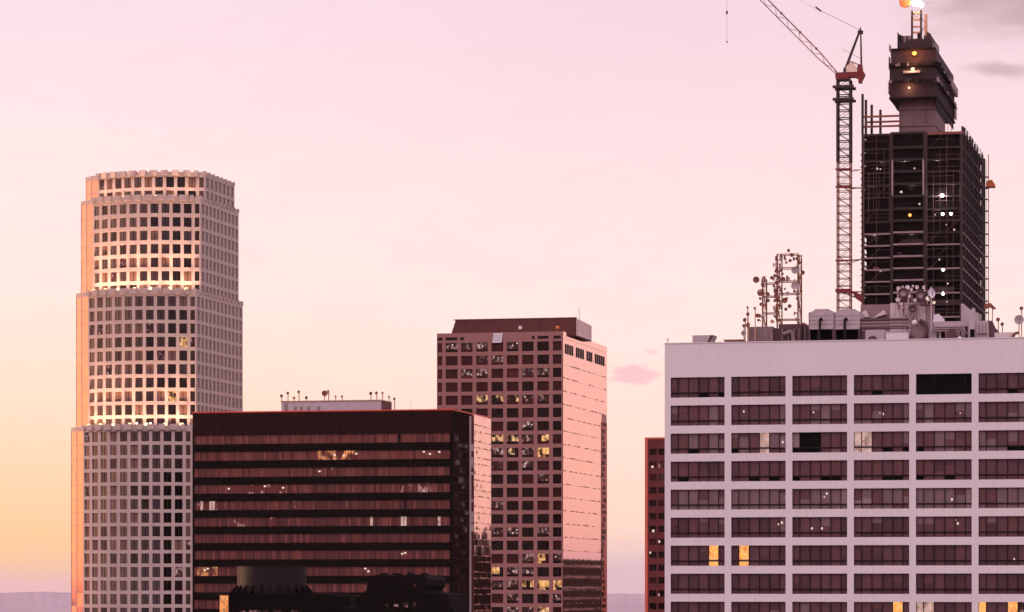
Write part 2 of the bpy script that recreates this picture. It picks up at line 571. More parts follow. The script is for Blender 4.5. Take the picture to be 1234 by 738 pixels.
hz = MB()
hz.box(-28000, 28000, -28000, 48000, -1.0, 370.0)
hm = bpy.data.materials.new('air')
hm.use_nodes = True
ht = NT(hm.node_tree)
pv = ht.n('ShaderNodeVolumePrincipled')
pv.inputs['Color'].default_value = (0.97, 0.86, 0.90, 1)
pv.inputs['Density'].default_value = 0.9e-5
pv.inputs['Anisotropy'].default_value = 0.0
ho = ht.n('ShaderNodeOutputMaterial')
ht.t.links.new(pv.outputs[0], ho.inputs['Volume'])
hz.build('haze', hm, kind='stuff')

# ------------------------------------------------------------------ round-fronted stone tower
T = Frame(247, 1000.0)
tower = building('round_tower', 'pale stone tower with curved gridded front stepping back in floodlit tiers', 'tower', T)
R = 31.8
XA, XB = -2.3, -2.3 - 31.8                            # ends of the curved front
STEP = 4.2


def arc_fn(y_off):
    def fn(u, z, d):                                   # u runs 0..10 along the bay window from XB to XA
        a = radians(-30 + 6.0 * u)
        xc = (XA + XB) / 2
        r = R - d
        return (xc + r * sin(a), y_off - (r * cos(a) - R * cos(radians(30))), z)
    return fn


tiers = [(207.5, 237.0, 213.5, 12.7, 16.6, 2), (237.0, 349.5, 245.6, 11.7, 16.3, 7), (349.5, 513.0, 357.2, 12.2, 16.35, 10), (513.0, 900.0, 520.0, 12.2, 16.35, 16)]
wall_mb, ped_mb, roof_mb = MB(), MB(), MB()
small_w, fine_w = MB(), MB()
win_list = []
flood = []
TW = radians(0)
for k, (ytop, ybot, y0, wh, per, rows) in enumerate(tiers):
    yf = -STEP * k
    yb = 29.0 + STEP * k
    dep = T.Y + yf * GC - R * (1 - cos(radians(30))) * GC  # depth of the nearest point of the curve
    mpp = (T.Y + yf * GC) / F
    ztop = ZC + (HY - ytop) * mpp
    zbot = ZC + (HY - ybot) * (T.Y + (yf - STEP) * GC) / F - 1.0 if k < 3 else 0.0
    zs = [zbot]
    rws = []
    for r in range(rows):
        zt = ZC + (HY - (y0 + per * r)) * mpp
        zb = zt - wh * mpp
        if zb < zbot + 0.3:
            zb = zbot + 0.3
        if zt - zb > 0.8:
            rws.append((zb, zt))
    for zb, zt in reversed(rws):
        zs += [zb, zt]
    zs.append(ztop)
    nz = len(zs) - 1
    us = [0.0]
    for b in range(10):
        us += [b + 0.145, b + 0.855]
    us.append(10.0)
    fn = arc_fn(yf)
    wall_mb.grid_wall(fn, us, zs, lambda i, j: i % 2 == 1 and j % 2 == 1, 0.45)
    # narrow flat strips beside the curve, and the two facets of mirror glass at its far end
    sfn = lambda u, z, d, yf=yf: (XA + u, yf + d, z)
    wall_mb.grid_wall(sfn, [0.0, 0.45, 1.95, 2.3], zs, lambda i, j: i == 1 and j % 2 == 1, 0.45)
    L0, L1, L2 = (XB, yf), (XB - 2.9, yf + 1.9), (XB - 5.6, yf + 4.6)

    def facet(p, q):
        ln = math.hypot(q[0] - p[0], q[1] - p[1])
        ux, uy = (p[0] - q[0]) / ln, (p[1] - q[1]) / ln
        return ln, (lambda u, z, d: (q[0] + ux * u + (-uy) * d * 1.0, q[1] + uy * u + ux * d, z))
    lnA, fA = facet(L0, L1)
    lnB, fB = facet(L1, L2)
    zf = [zbot] + [z_ + d_ for z_ in [q_[0] - 0.75 for q_ in reversed(rws)][1:] for d_ in (0.0, 0.14)] + [ztop - 1.3, ztop]
    for ln, ff in ((lnA, fA), (lnB, fB)):
        wall_mb.grid_wall(ff, [0, 0.13, ln - 0.13, ln], zf, lambda i, j: i == 1 and j % 2 == 0 and j < len(zf) - 2, 0.12)
        for j in range(0, len(zf) - 2, 2):
            j0 = rnd.uniform(-0.03, 0.03)
            fine_w.poly([ff(0.13, zf[j], 0.10 + j0), ff(ln - 0.13, zf[j], 0.10), ff(ln - 0.13, zf[j + 1], 0.10 - j0), ff(0.13, zf[j + 1], 0.10)], 1)
    # right face: close-set narrow windows in a stone grid
    rfn = lambda u, z, d: (0.0 - d, u, z)
    ru = [yf]
    ncol = int((yb - yf) / 3.7)
    pitch = (yb - yf - 0.8) / ncol
    for q in range(ncol):
        ru += [yf + 0.4 + pitch * (q + 0.16), yf + 0.4 + pitch * (q + 0.84)]
    ru.append(yb)
    wall_mb.grid_wall(rfn, ru, zs, lambda i, j: i % 2 == 1 and j % 2 == 1, 0.25)
    # back and left sides, roof
    wall_mb.poly([(0, yb, zbot), (L2[0], yb, zbot), (L2[0], yb, ztop), (0, yb, ztop)])
    wall_mb.poly([(L2[0], yb, zbot), (L2[0], L2[1], zbot), (L2[0], L2[1], ztop), (L2[0], yb, ztop)])
    outline = [L2, L1] + [fn(u, 0, 0)[:2] for u in us] + [(0.0, yf), (0.0, yb), (L2[0], yb)]
    roof_mb.poly([(x, y, ztop - 0.9) for x, y in outline])
    # parapet with a block over every pier
    for b in range(11):
        u0, u1 = max(0, b - 0.30), min(10, b + 0.30)
        p = [fn(u0, ztop, -0.75), fn(u1, ztop, -0.75), fn(u1, ztop, 0.9), fn(u0, ztop, 0.9)]
        pb_ = MB()
        pb_.plan([(a[0], a[1]) for a in p], ztop - 1.25, ztop + 0.45)
        pb_.build('parapet_block', [M['stone']], tower)
    for q in range(0, ncol + 1, 1):
        yy = yf + 0.4 + pitch * q
        pb_ = MB()
        pb_.box(-0.8, 0.25, yy - 0.32, yy + 0.32, ztop - 0.9, ztop + 0.3)
        pb_.build('parapet_block', [M['stone']], tower)
    # panes
    for ji, (zb, zt) in enumerate(rws):
        for b in range(10):
            win_list.append((k, ji, b, [fn(b + 0.145, zb, 0.43), fn(b + 0.855, zb, 0.43), fn(b + 0.855, zt, 0.43), fn(b + 0.145, zt, 0.43)], zb, zt))
        win_list.append((k, ji, 10, [(XA + 0.45, yf + 0.43, zb), (XA + 1.95, yf + 0.43, zb), (XA + 1.95, yf + 0.43, zt), (XA + 0.45, yf + 0.43, zt)], zb, zt))
        for q in range(ncol):
            a0, a1 = ru[1 + 2 * q], ru[2 + 2 * q]
            small_w.poly([rfn(a0, zb, 0.22), rfn(a1, zb, 0.22), rfn(a1, zt, 0.22), rfn(a0, zt, 0.22)], 0)
    if k > 0:
        flood.append((k, yf, ztop))
wall_mb.build('wall', [M['stone']], tower)
roof_mb.build('roof', [M['roof_gravel']], tower)
o = small_w.build('side_window', [M['side_glass']], tower, kind='stuff')
fine_w.build('mirror_window', [M['side_glass'], M['bronze_mirror']], tower, kind='stuff')

# the hundred largest windows as parts, the rest as one
win_list.sort(key=lambda q: (0 if q[2] >= 4 and q[2] < 10 else 1, q[0], q[1]))
rest = MB()
rest_mats = M['tglass'] + [M['glow_blind'], M['lit_dim'], M['lit_gold'], M['frame_dark']]


def pane_pair(mb, quad, mi, mid, jit):
    """a window of two lights with a thin mullion between them"""
    import mathutils
    a, b, c, d = [mathutils.Vector(q) for q in quad]
    n = (b - a).cross(d - a).normalized()
    for s0, s1 in ((0.0, 0.47), (0.53, 1.0)):
        o1 = n * rnd.uniform(-jit, jit)
        o2 = n * rnd.uniform(-jit, jit)
        mb.poly([a.lerp(b, s0) + o1, a.lerp(b, s1) + o2, d.lerp(c, s1) + o2, d.lerp(c, s0) + o1], mi)
    f = n * -0.03
    mb.poly([a.lerp(b, 0.46) + n * 0.04, a.lerp(b, 0.54) + n * 0.04, d.lerp(c, 0.54) + n * 0.04, d.lerp(c, 0.46) + n * 0.04], mid)


for idx, (k, r, b, quad, zb, zt) in enumerate(win_list):
    q = rnd.random()
    mi = 0 if q < 0.55 else (1 if q < 0.85 else 2)
    if b >= 8 and q < 0.6:
        mi = 2
    if rnd.random() < (0.05 if k in (0, 3) else (0.45 if r >= len([0] * tiers[k][5]) - 3 else 0.08)):
        mi = 3  # blinds massed above the setbacks, added there to catch floodlight glow
    if rnd.random() < 0.045:
        mi = 4
    if (k, r, b) == (2, 3, 9) or (k, r, b) == (2, 7, 8):
        mi = 5
    if k == 3 and b == 8 and r in (4, 5, 6, 7, 8, 9):
        mi = 2
    if idx < 98:
        mb = MB()
        pane_pair(mb, quad, 0, 1, 0.012)
        mb.build('window', [rest_mats[mi], M['frame_dark']], tower, label='window glowing gold from inside' if mi == 5 else None)
    else:
        pane_pair(rest, quad, mi, 6, 0.012)
rest.build('window', rest_mats, tower, kind='stuff')
# floodlights standing on the setbacks
FLOOD_COL = (1.0, 0.58, 0.33)
for (k, yf, ztop) in flood:
    fn = arc_fn(yf + 0.9)
    power = {1: 900, 2: 3300, 3: 3300}[k]
    beam = {1: 6000, 2: 27000, 3: 26000}[k]
    for b in (0.6, 2.0, 3.4, 5.0, 6.5, 8.2, 9.7):
        x, y, _ = fn(b, 0, 0)
        fb = MB()
        fb.box(x - 0.28, x + 0.28, y - 0.2, y + 0.2, ztop - 0.9, ztop + 0.05, 0)
        fb.ball((x, y, ztop + 0.35), 0.62 if k > 1 else 0.2, 1, sz=0.8)
        fo = fb.build('floodlight', [M['duct_dark'], M['work_warm']], tower)
        add_lamp('flood_lamp', fo, (x, y + 0.1, ztop + 0.9), power, FLOOD_COL, 0.35, spot=165, rot=(radians(180 - 25), 0, 0))
        add_lamp('flood_lamp', fo, (x, y + 0.1, ztop + 0.9), beam, FLOOD_COL, 0.35, spot=42, rot=(radians(180 - 8), 0, 0))

# ------------------------------------------------------------------ dark building with red ribbon windows
D = Frame(545, 780.0)
ribbon = building('ribbon_office_block', 'broad dark office block banded with dull red ribbon windows', 'office block', D)
tl = D.t(232)
mp = D.Y / F
zroof = D.z(494.5)
z_cap = D.z(521.8)
yr = D.y(591)
yn = D.y(566)
body = MB()
# front wall: bands left open for the ribbons
per, gh = 20.15 * mp, 11.0 * mp
zs = [0.0]
bands = []
for r in range(13):
    zt = z_cap - per * r
    bands.append((zt - gh, zt))
for zb, zt in reversed(bands):
    zs += [zb, zt]
zs.append(z_cap + 0.01)
body.grid_wall(lambda u, z, d: (u, d, z), [tl, tl + 0.35, -0.6, 0.0], zs, lambda i, j: i == 1 and j % 2 == 1, 0.35, 0)
body.poly([(tl, 0, 0), (tl, yr, 0), (tl, yr, zroof), (tl, 0, zroof)], 0)
body.poly([(tl, yr, 0), (0, yr, 0), (0, yr, zroof), (tl, yr, zroof)], 0)
body.build('wall', [M['ribbon_frame']], ribbon)
cap = MB()
cap.poly([(tl, -0.02, z_cap), (0, -0.02, z_cap), (0, -0.02, zroof), (tl, -0.02, zroof)])
for q in range(1, 26):                                   # upright seams of the cladding
    x = tl + (0 - tl) * q / 26.0
    cap.box(x - 0.05, x + 0.05, -0.10, -0.02, z_cap, zroof - 0.1)
cap.build('roof_cladding', [M['ribbon_cap']], ribbon)
rf = MB()
rf.poly([(tl, 0, zroof - 0.5), (0, 0, zroof - 0.5), (0, yr, zroof - 0.5), (tl, yr, zroof - 0.5)])
rf.build('roof', [M['roof_gravel']], ribbon)
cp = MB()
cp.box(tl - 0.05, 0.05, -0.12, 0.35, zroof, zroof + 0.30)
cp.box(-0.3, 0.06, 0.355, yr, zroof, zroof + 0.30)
cp.build('coping', [M['rim_lit_coping']], ribbon)
lit = {1: [(383, 432, 'g'), (402, 404, 's'), (414, 416, 's'), (427, 431, 's'), (488, 491, 's'), (504, 506, 's'), (508, 511, 's'), (517, 520, 's'), (528, 531, 's'), (532, 541, 'd')],
       2: [(383, 387, 's'), (399, 401, 'd')], 3: [(273, 277, 's'), (298, 345, 'd'), (316, 319, 's'), (338, 342, 's'), (481, 485, 'd'), (490, 520, 'd')],
       4: [(237, 262, 'd'), (240, 246, 'c'), (250, 260, 'c'), (355, 362, 'd'), (372, 380, 'd')], 5: [(282, 296, 'd'), (325, 333, 'd'), (444, 450, 'c'), (482, 488, 'c'), (526, 529, 'c')],
       7: [(481, 488, 's')], 8: [(238, 262, 'g'), (246, 251, 's'), (438, 446, 's'), (493, 495, 's')], 10: [(397, 410, 'd')], 9: [(512, 520, 'd')]}
gap = {0: (477, 481), 4: (486, 490)}
for r, (zb, zt) in enumerate(bands):
    mb = MB()
    n = 84
    for q in range(n):
        x0 = tl + 0.35 + (-0.95 - tl) * q / n
        x1 = tl + 0.35 + (-0.95 - tl) * (q + 1) / n
        mx = CX + F * (D.X + (x0 + x1) / 2 * GC) / (D.Y - (x0 + x1) / 2 * GS)
        mi = rnd.choice((0, 0, 0, 1, 1, 2, 3)) if r > 1 else rnd.choice((0, 2, 3, 3, 1))
        if r > 3 and rnd.random() < 0.4:
            mi = 1
        if r in gap and gap[r][0] < mx < gap[r][1]:
            mi = 8
        spot = False
        for a, b, kd in lit.get(r, []):
            if a <= mx <= b:
                if kd == 's':
                    spot = True
                else:
                    mi = {'g': 4, 'd': 5, 'c': 6}[kd]
        mb.poly([(x0, 0.30, zb), (x1, 0.30, zb), (x1, 0.30, zt), (x0, 0.30, zt)], mi)
        mb.box(x0 - 0.045, x0 + 0.045, 0.22, 0.295, zb, zt, 8 if q % 4 == 0 else 9)
        if spot:
            zz = zb + (zt - zb) * rnd.uniform(0.45, 0.8)
            mb.poly([(x0 + 0.1, 0.285, zz - 0.2), (x1 - 0.1, 0.285, zz - 0.2), (x1 - 0.1, 0.285, zz + 0.2), (x0 + 0.1, 0.285, zz + 0.2)], 7)
    mb.build('ribbon_window', M['ribbon'] + [M['ribbon_glow'], M['ribbon_faint'], M['lit_cream'], M['lit_spot'], M['frame_dark'], M['ribbon'][1]], ribbon)
# right face: dark glass bay, then tall mirror glass panels
dk = MB()
dk.poly([(0, 0, 0), (0, yn, 0), (0, yn, zroof), (0, 0, zroof)], 0)
for r in range(26):
    zz = z_cap - per * r / 2
    dk.box(0.0, 0.05, 0.4, yn - 0.2, zz - 0.12, zz + 0.12, 1)
    for q in range(3):
        y0 = rnd.uniform(0.5, yn - 5)
        if rnd.random() < 0.55:
            dk.box(0.0, 0.03, y0, y0 + rnd.uniform(2, 5), zz - rnd.uniform(1.0, 1.8), zz - 0.3, rnd.choice((2, 2, 1)))  # random quads painted in for blotchy reflections in the glass
dk.build('dark_glass_bay', [M['dark_glass'], M['ribbon_cap'], M['bglass'][1]], ribbon)
mr = MB()
prev = zroof
zl = [zroof - 0.2]
r = 0
while zl[-1] > 60:
    for dz in (0.62, 0.38):
        zl.append(zl[-1] - per * dz)
npan = 9
fx = lambda y_: 0.12 + 0.95 * (yr - y_) / (yr - yn)     # the mirror wall leans out a little towards its near edge
for q in range(npan):
    y0 = yn + (yr - yn) * q / npan
    y1 = yn + (yr - yn) * (q + 1) / npan
    for a, b in zip(zl[:-1], zl[1:]):
        j = rnd.uniform(-0.02, 0.02)
        j2 = rnd.uniform(-0.02, 0.02)
        jb_ = rnd.choice((0.02, 0.10, 0.26))
        mr.poly([(fx(y0) + j, y0 + 0.02, b + jb_), (fx(y1) + j2, y1 - 0.02, b + jb_), (fx(y1) - j, y1 - 0.02, a - 0.03), (fx(y0) - j2, y0 + 0.02, a - 0.04)], 0)
mr.poly([(fx(yn) - 0.06, yn, 0), (fx(yr) - 0.06, yr, 0), (fx(yr) - 0.06, yr, zroof), (fx(yn) - 0.06, yn, zroof)], 1)
mr.box(0.005, 0.45, yn - 0.25, yn - 0.01, 100, zroof - 0.6, 3)
mr.box(0.455, 1.0, yn - 0.2, yn - 0.01, 100, zroof - 0.6, 2)
for q in range(9):
    zz = zroof - 2.5 - rnd.uniform(0, 26)
    mr.box(0.46, 0.95, yn - 0.24, yn - 0.205, zz - rnd.uniform(0.5, 2.5), zz, 3)
mr.build('mirror_glass_wall', [M['pink_mirror'], M['mirror_joint'], M['pent_red'], M['duct_white']], ribbon)
# penthouse
yp = 9.0
pa, pb = D.t(339, yp), D.t(459.5, yp)
zp = D.z(483.0, pb, yp)
ypb = yp + (D.y(472, pb) - D.y(459.5, pb))
pw = MB()
pw.box(pa, pb, yp, ypb, zroof - 0.5, zp, 0)
pw.poly([(pb + 0.01, yp + 0.05, zroof - 0.4), (pb + 0.01, ypb, zroof - 0.4), (pb + 0.01, ypb, zp - 0.05), (pb + 0.01, yp + 0.05, zp - 0.05)], 1)
for px in (345, 356, 363, 372, 384):
    x = D.t(px, yp)
    pw.box(x - 0.4, x + 0.4, yp - 0.04, yp - 0.005, zroof, zp - (0.4 if px == 345 else 1.2), 2)
pw.box(pa - 0.15, pb + 0.15, yp - 0.15, ypb, zp + 0.004, zp + 0.22, 3)
pw.build('penthouse', [M['duct'], M['pent_red'], M['plant_wall'], M['rust_pale']], ribbon)

# ------------------------------------------------------------------ brown gridded tower
B = Frame(678, 1000.0)
brown = building('gridded_office_tower', 'tall brown tower with square window grid and smooth pink mirror side', 'office tower', B)
bl = B.t(526.5)
mb_ = B.Y / F
zt0 = B.z(399.5)
ybk = B.y(731)
cols_px = [(526.8, 533), (537, 551.5), (555.6, 569.4), (573.8, 587.8), (592.2, 606.4), (610.6, 624.8), (629, 643), (647.4, 661.6), (666.2, 676.6)]
us = [bl]
for a, b in cols_px:
    us += [B.t(a), B.t(b)]
us.append(0.0)
us[1] = bl + 0.25
zs = [0.0]
bw = []
for r in range(26):
    zt = B.z(411.2 + 16.03 * r)
    bw.append((zt - 11.4 * mb_, zt))
for zb, zt in reversed(bw):
    zs += [zb, zt]
zs.append(zt0)
wl = MB()
wl.grid_wall(lambda u, z, d: (u, d, z), us, zs, lambda i, j: i % 2 == 1 and j % 2 == 1, 0.5)
wl.poly([(bl, 0, 0), (bl, ybk, 0), (bl, ybk, zt0), (bl, 0, zt0)])
wl.poly([(bl, ybk, 0), (0, ybk, 0), (0, ybk, zt0), (bl, ybk, zt0)])
wl.build('wall', [M['brown_grid']], brown)
br = MB()
br.poly([(bl, 0.3, zt0 - 0.6), (-0.3, 0.3, zt0 - 0.6), (-0.3, ybk, zt0 - 0.6), (bl, ybk, zt0 - 0.6)])
br.build('roof', [M['roof_gravel']], brown)
for a, b in ((537, 551), (554.5, 559), (641, 644), (648, 661), (667, 676), (527.5, 533)):
    lv = MB()
    lv.box(B.t(a), B.t(b), -0.06, -0.003, B.z(408), B.z(404.5))
    lv.build('louvre', [M['frame_dark']], brown)
blit = {(3, 4): 'g', (4, 4): 'g', (5, 4): 'g', (4, 7): 'g', (5, 7): 'g', (7, 7): 'G', (4, 8): 'd', (5, 8): 'g', (7, 8): 'G', (4, 12): 'd', (7, 14): 'd', (7, 16): 'G', (8, 16): 'd',
        (4, 17): 'G', (6, 17): 'd', (5, 18): 'd', (6, 18): 'G', (7, 18): 'G', (8, 18): 'G', (7, 20): 'g', (3, 1): 'd', (4, 1): 'd', (1, 0): 'd', (2, 0): 'd', (5, 0): 'd', (6, 6): 'd', (6, 9): 'd', (4, 9): 'd', (4, 18): 'd', (6, 20): 'd', (5, 19): 'd', (7, 10): 'd', (6, 7): 'd', (3, 7): 'd', (4, 7): 'g', (6, 8): 'd', (5, 20): 'd', (6, 16): 'd', (8, 19): 'd', (3, 0): 'd', (6, 2): 'd', (7, 2): 'd', (3, 2): 'd', (2, 2): 'd', (7, 4): 'd', (6, 4): 'd', (4, 14): 'd', (5, 17): 'd', (5, 14): 'd'}
bmats = M['bglass'] + [M['lit_room'], M['lit_gold'], M['lit_dim'], M['frame_dark'], M['lit_spot']]
restb = MB()
count = 0
for r, (zb, zt) in enumerate(bw):
    for ci in range(9):
        x0, x1 = us[1 + 2 * ci], us[2 + 2 * ci]
        q = rnd.random()
        if ci == 0:
            mi = 2
        elif r in (1, 2) and ci < 7:
            mi = rnd.choice((1, 2, 2, 1))
        elif r < 5 and ci < 5:
            mi = rnd.choice((0, 1, 1))
        else:
            mi = 0 if q < 0.68 else 1
        kd = blit.get((ci, r))
        visible = (ci >= 4 and r < 21) or r < 6
        one = visible and count < 98 and ci > 0
        mb = MB() if one else restb
        n = 3 if ci not in (0, 8) else 2
        for s in range(n):
            a, b = x0 + (x1 - x0) * s / n, x0 + (x1 - x0) * (s + 1) / n
            mm = mi
            if kd == 'G':
                mm = 4 if rnd.random() < 0.85 else mi
            elif kd == 'g':
                mm = 3 if rnd.random() < 0.8 else mi
            elif kd == 'd':
                mm = 5
            zm = zb + (zt - zb) * 0.30
            j = rnd.uniform(-0.012, 0.012)
            mb.poly([(a + 0.04, 0.46 + j, zm), (b - 0.04, 0.46, zm), (b - 0.04, 0.46 - j, zt), (a + 0.04, 0.46, zt)], mm)
            mb.poly([(a + 0.04, 0.46, zb), (b - 0.04, 0.46, zb), (b - 0.04, 0.46 - j, zm - 0.06), (a + 0.04, 0.46, zm - 0.06)], mm if kd == 'G' and rnd.random() < 0.5 else mi)
            if kd == 'd' and rnd.random() < 0.28:
                xx, zz = a + rnd.uniform(0.3, 0.8), zb + (zt - zb) * rnd.uniform(0.3, 0.8)
                mb.poly([(xx, 0.44, zz), (xx + 0.35, 0.44, zz), (xx + 0.35, 0.44, zz + 0.4), (xx, 0.44, zz + 0.4)], 7)
        mb.poly([(x0, 0.48, zb), (x1, 0.48, zb), (x1, 0.48, zt), (x0, 0.48, zt)], 6)
        if one:
            count += 1
            mb.build('window', bmats, brown, label='window glowing gold from inside' if kd == 'G' else None)
restb.build('window', bmats, brown, kind='stuff')
# right side: mirror panels floor by floor, a slit row at the top, a dark glazed edge
sd = MB()
ye = B.y(724.5)
zslit0, zslit1 = B.z(413.5), B.z(425.5)
sd.poly([(0.0, 0, 0), (0.0, ybk, 0), (0.0, ybk, zt0), (0.0, 0, zt0)], 1)
fl = [zt0]
for r in range(30):
    fl.append(B.z(411.2 + 16.03 * r) + 0.9)
for q in range(len(fl) - 1):
    a, b = fl[q], fl[q + 1]
    far = ybk if q < 6 else ye
    npn = 26
    for s in range(npn):
        y0, y1 = 0.0 + far * s / npn, far * (s + 1) / npn
        j = rnd.uniform(-0.006, 0.006)
        j2 = rnd.uniform(-0.006, 0.006)
        tb = b + (rnd.choice((0.02, 0.08, 0.22, 0.34)) if q > 1 else 0.08)
        sd.poly([(0.12 + j, y0, tb), (0.12 + j2, y1, tb), (0.12 - j, y1, a), (0.12 - j2, y0, a)], 0)
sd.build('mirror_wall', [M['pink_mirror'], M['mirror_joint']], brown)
ns = 19
for q in range(ns):
    y0 = 3.0 + (ybk - 6.0) * q / ns
    if q in (4, 9, 13):
        continue
    sl = MB()
    sl.box(0.13, 0.24, y0, y0 + (ybk - 6) / ns * 0.55, zslit0, zslit1)
    sl.build('slit_window', [M['frame_dark']], brown)
eg = MB()
ztop_e = B.z(497)
eg.poly([(0.14, ye, 60), (0.14, ybk, 60), (0.14, ybk, ztop_e), (0.14, ye, ztop_e)], 0)
for q in range(44):
    zz = ztop_e - 2.0 * q
    y0 = ye + rnd.uniform(0.5, 2.5)
    eg.box(0.14, 0.22, y0, y0 + rnd.uniform(1.5, 6), zz - rnd.uniform(1.2, 1.95), zz - 0.3, rnd.choice((1, 2, 2)))
eg.box(0.14, 0.2, ye - 0.6, ye, 60, ztop_e, 2)
eg.build('corner_strip', [M['red_edge'], M['frame_dark'], M['pent_red']], brown)
# roof house with sloped end, and the white sheet over the parapet
pt = MB()
yq = 12.0
xa0, xa1, xb1 = B.t(542.5, yq), B.t(549, yq), B.t(694.5, yq)
zr = B.z(384.5, -10, yq)
yqb = yq + B.y(713, xb1) - B.y(694.5, xb1)
pt.plan([(xa0, yq), (xb1, yq), (xb1, yqb), (xa0, yqb)], zt0 - 0.6, zt0 - 0.3, 0)
for (p, q, m) in (([(xa0, yq, zt0 - 0.3), (xb1, yq, zt0 - 0.3), (xb1, yq, zr), (xa1, yq, zr)], None, 0),
                  ([(xb1, yq, zt0 - 0.3), (xb1, yqb, zt0 - 0.3), (xb1, yqb, zr - 0.6), (xb1, yq, zr)], None, 1),
                  ([(xa1, yq, zr), (xb1, yq, zr), (xb1, yqb, zr - 0.6), (xa1, yqb, zr - 0.6)], None, 0),
                  ([(xa0, yqb, zt0 - 0.3), (xa0, yq, zt0 - 0.3), (xa1, yq, zr), (xa1, yqb, zr - 0.6)], None, 0)):
    pt.poly(p, m)
pt.box(xa1 - 0.6, xb1 + 0.1, yq - 0.12, yq + 0.4, zr, zr + 0.3, 2)
for px in (562, 601, 627, 651, 672):
    x = B.t(px, yq)
    pt.box(x - 0.1, x + 0.1, yq - 0.1, yq - 0.01, zt0, zr, 2)
pt.box(B.t(627, yq) - 0.5, B.t(627, yq) + 0.5, yq - 0.2, yq - 0.02, B.z(396, 0, yq), B.z(392, 0, yq), 1)
pt.tube((B.t(698, yq + 5), yq + 5, zr), (B.t(698, yq + 5), yq + 5, B.z(370, 0, yq)), 0.07, 2)
pt.build('roof_house', [M['pent_red'], M['pent_end'], M['red_granite']], brown)
sg = MB()
sg.prism([(B.t(593.5), B.z(412)), (B.t(604.5), B.z(412)), (B.t(606), B.z(400.5)), (B.t(595), B.z(400.5))], -0.32, -0.08, 0)
for q in range(1, 4):
    zz = B.z(412 - 2.8 * q)
    sg.box(B.t(594.5), B.t(604), -0.34, -0.322, zz - 0.08, zz + 0.08, 1)
so = sg.build('hanging_sheet', [M['white_sheet'], M['duct']])
so.location, so.rotation_euler = (B.X, B.Y, 0), (0, 0, -GA)
so['label'], so['category'] = 'small tilted white sheet hung over brown tower parapet', 'sheet'
bc = MB()
bx, bz = B.t(672, 1.0), zt0 - 0.6
bc.tube((0, 0, 0), (0, 0, 1.6), 0.10, 0)
bc.ball((0, 0, 1.9), 0.55, 1, sz=1.0)
bo = thing('roof_beacon', 'small orange beacon on the brown tower roof edge', 'beacon', B.world(bx, 1.0, bz))
m1 = MB(); m1.tube((0, 0, 0), (0, 0, 1.4), 0.12, 0); m1.build('post', M['steel'], bo)
m1 = MB(); m1.ball((0, 0, 1.8), 0.6, 0); m1.build('lamp', M['orange_sheet'], bo)

# ------------------------------------------------------------------ narrow red tower and the low dark block behind the white building
S = Frame(777.5, 720.0)
red = building('red_granite_tower', 'narrow dark red tower partly hidden by the white building', 'tower', S)
rx = 26.0
zrt = S.z(528)
ms = S.Y / F
rw = MB()
zs = [0.0]
for r in range(16, -1, -1):
    zt = S.z(541 + 15.5 * r)
    zs += [zt - 7.5 * ms, zt]
zs.append(zrt)
ru = [0.0, 0.9]
while ru[-1] < 24:
    ru += [ru[-1] + 1.6, ru[-1] + 2.0]
ru = [q for q in ru if q < 25.4] + [rx]
rw.grid_wall(lambda u, z, d: (u, d, z), ru, zs, lambda i, j: i % 2 == 1 and j % 2 == 1 and i < len(ru) - 2, 0.25)
rw.poly([(0, 0, 0), (0, 30, 0), (0, 30, zrt), (0, 0, zrt)])
rw.poly([(rx, 0, 0), (rx, 30, 0), (rx, 30, zrt), (rx, 0, zrt)])
rw.poly([(0, 30, 0), (rx, 30, 0), (rx, 30, zrt), (0, 30, zrt)])
rw.poly([(0, 0, zrt), (rx, 0, zrt), (rx, 30, zrt), (0, 30, zrt)])
rw.build('wall', [M['red_granite']], red)
re_ = MB()
re_.box(-0.06, 0.55, -0.08, 0.5, 0, zrt + 0.1)
re_.box(0.551, rx, -0.08, 0.3, zrt - 0.25, zrt + 0.1)
re_.build('corner_trim', [M['red_edge']], red)
rest = MB()
made = 0
for j in range(1, len(zs) - 1, 2):
    for i in range(1, len(ru) - 2, 2):
        quad = [(ru[i], 0.22, zs[j]), (ru[i + 1], 0.22, zs[j]), (ru[i + 1], 0.22, zs[j + 1]), (ru[i], 0.22, zs[j + 1])]
        q = rnd.random()
        mi = 0 if q < 0.75 else 1
        if i < 5 and rnd.random() < 0.2:
            mi = 2
        if i <= 5 and made < 60:
            mb = MB(); mb.poly(quad, 0)
            mb.build('window', [(M['bglass'] + [M['lit_dim']])[(0, 1, 3)[mi]]], red)
            made += 1
        else:
            rest.poly(quad, mi)
for px, py in ((786, 563), (794, 653), (783, 666), (793, 717), (787, 640)):
    x, zz = S.t(px), S.z(py)
    rest.poly([(x - 0.25, 0.2, zz - 0.25), (x + 0.25, 0.2, zz - 0.25), (x + 0.25, 0.2, zz + 0.25), (x - 0.25, 0.2, zz + 0.25)], 3)
rest.build('window', [M['bglass'][0], M['bglass'][1], M['lit_dim'], M['lit_spot']], red, kind='stuff')

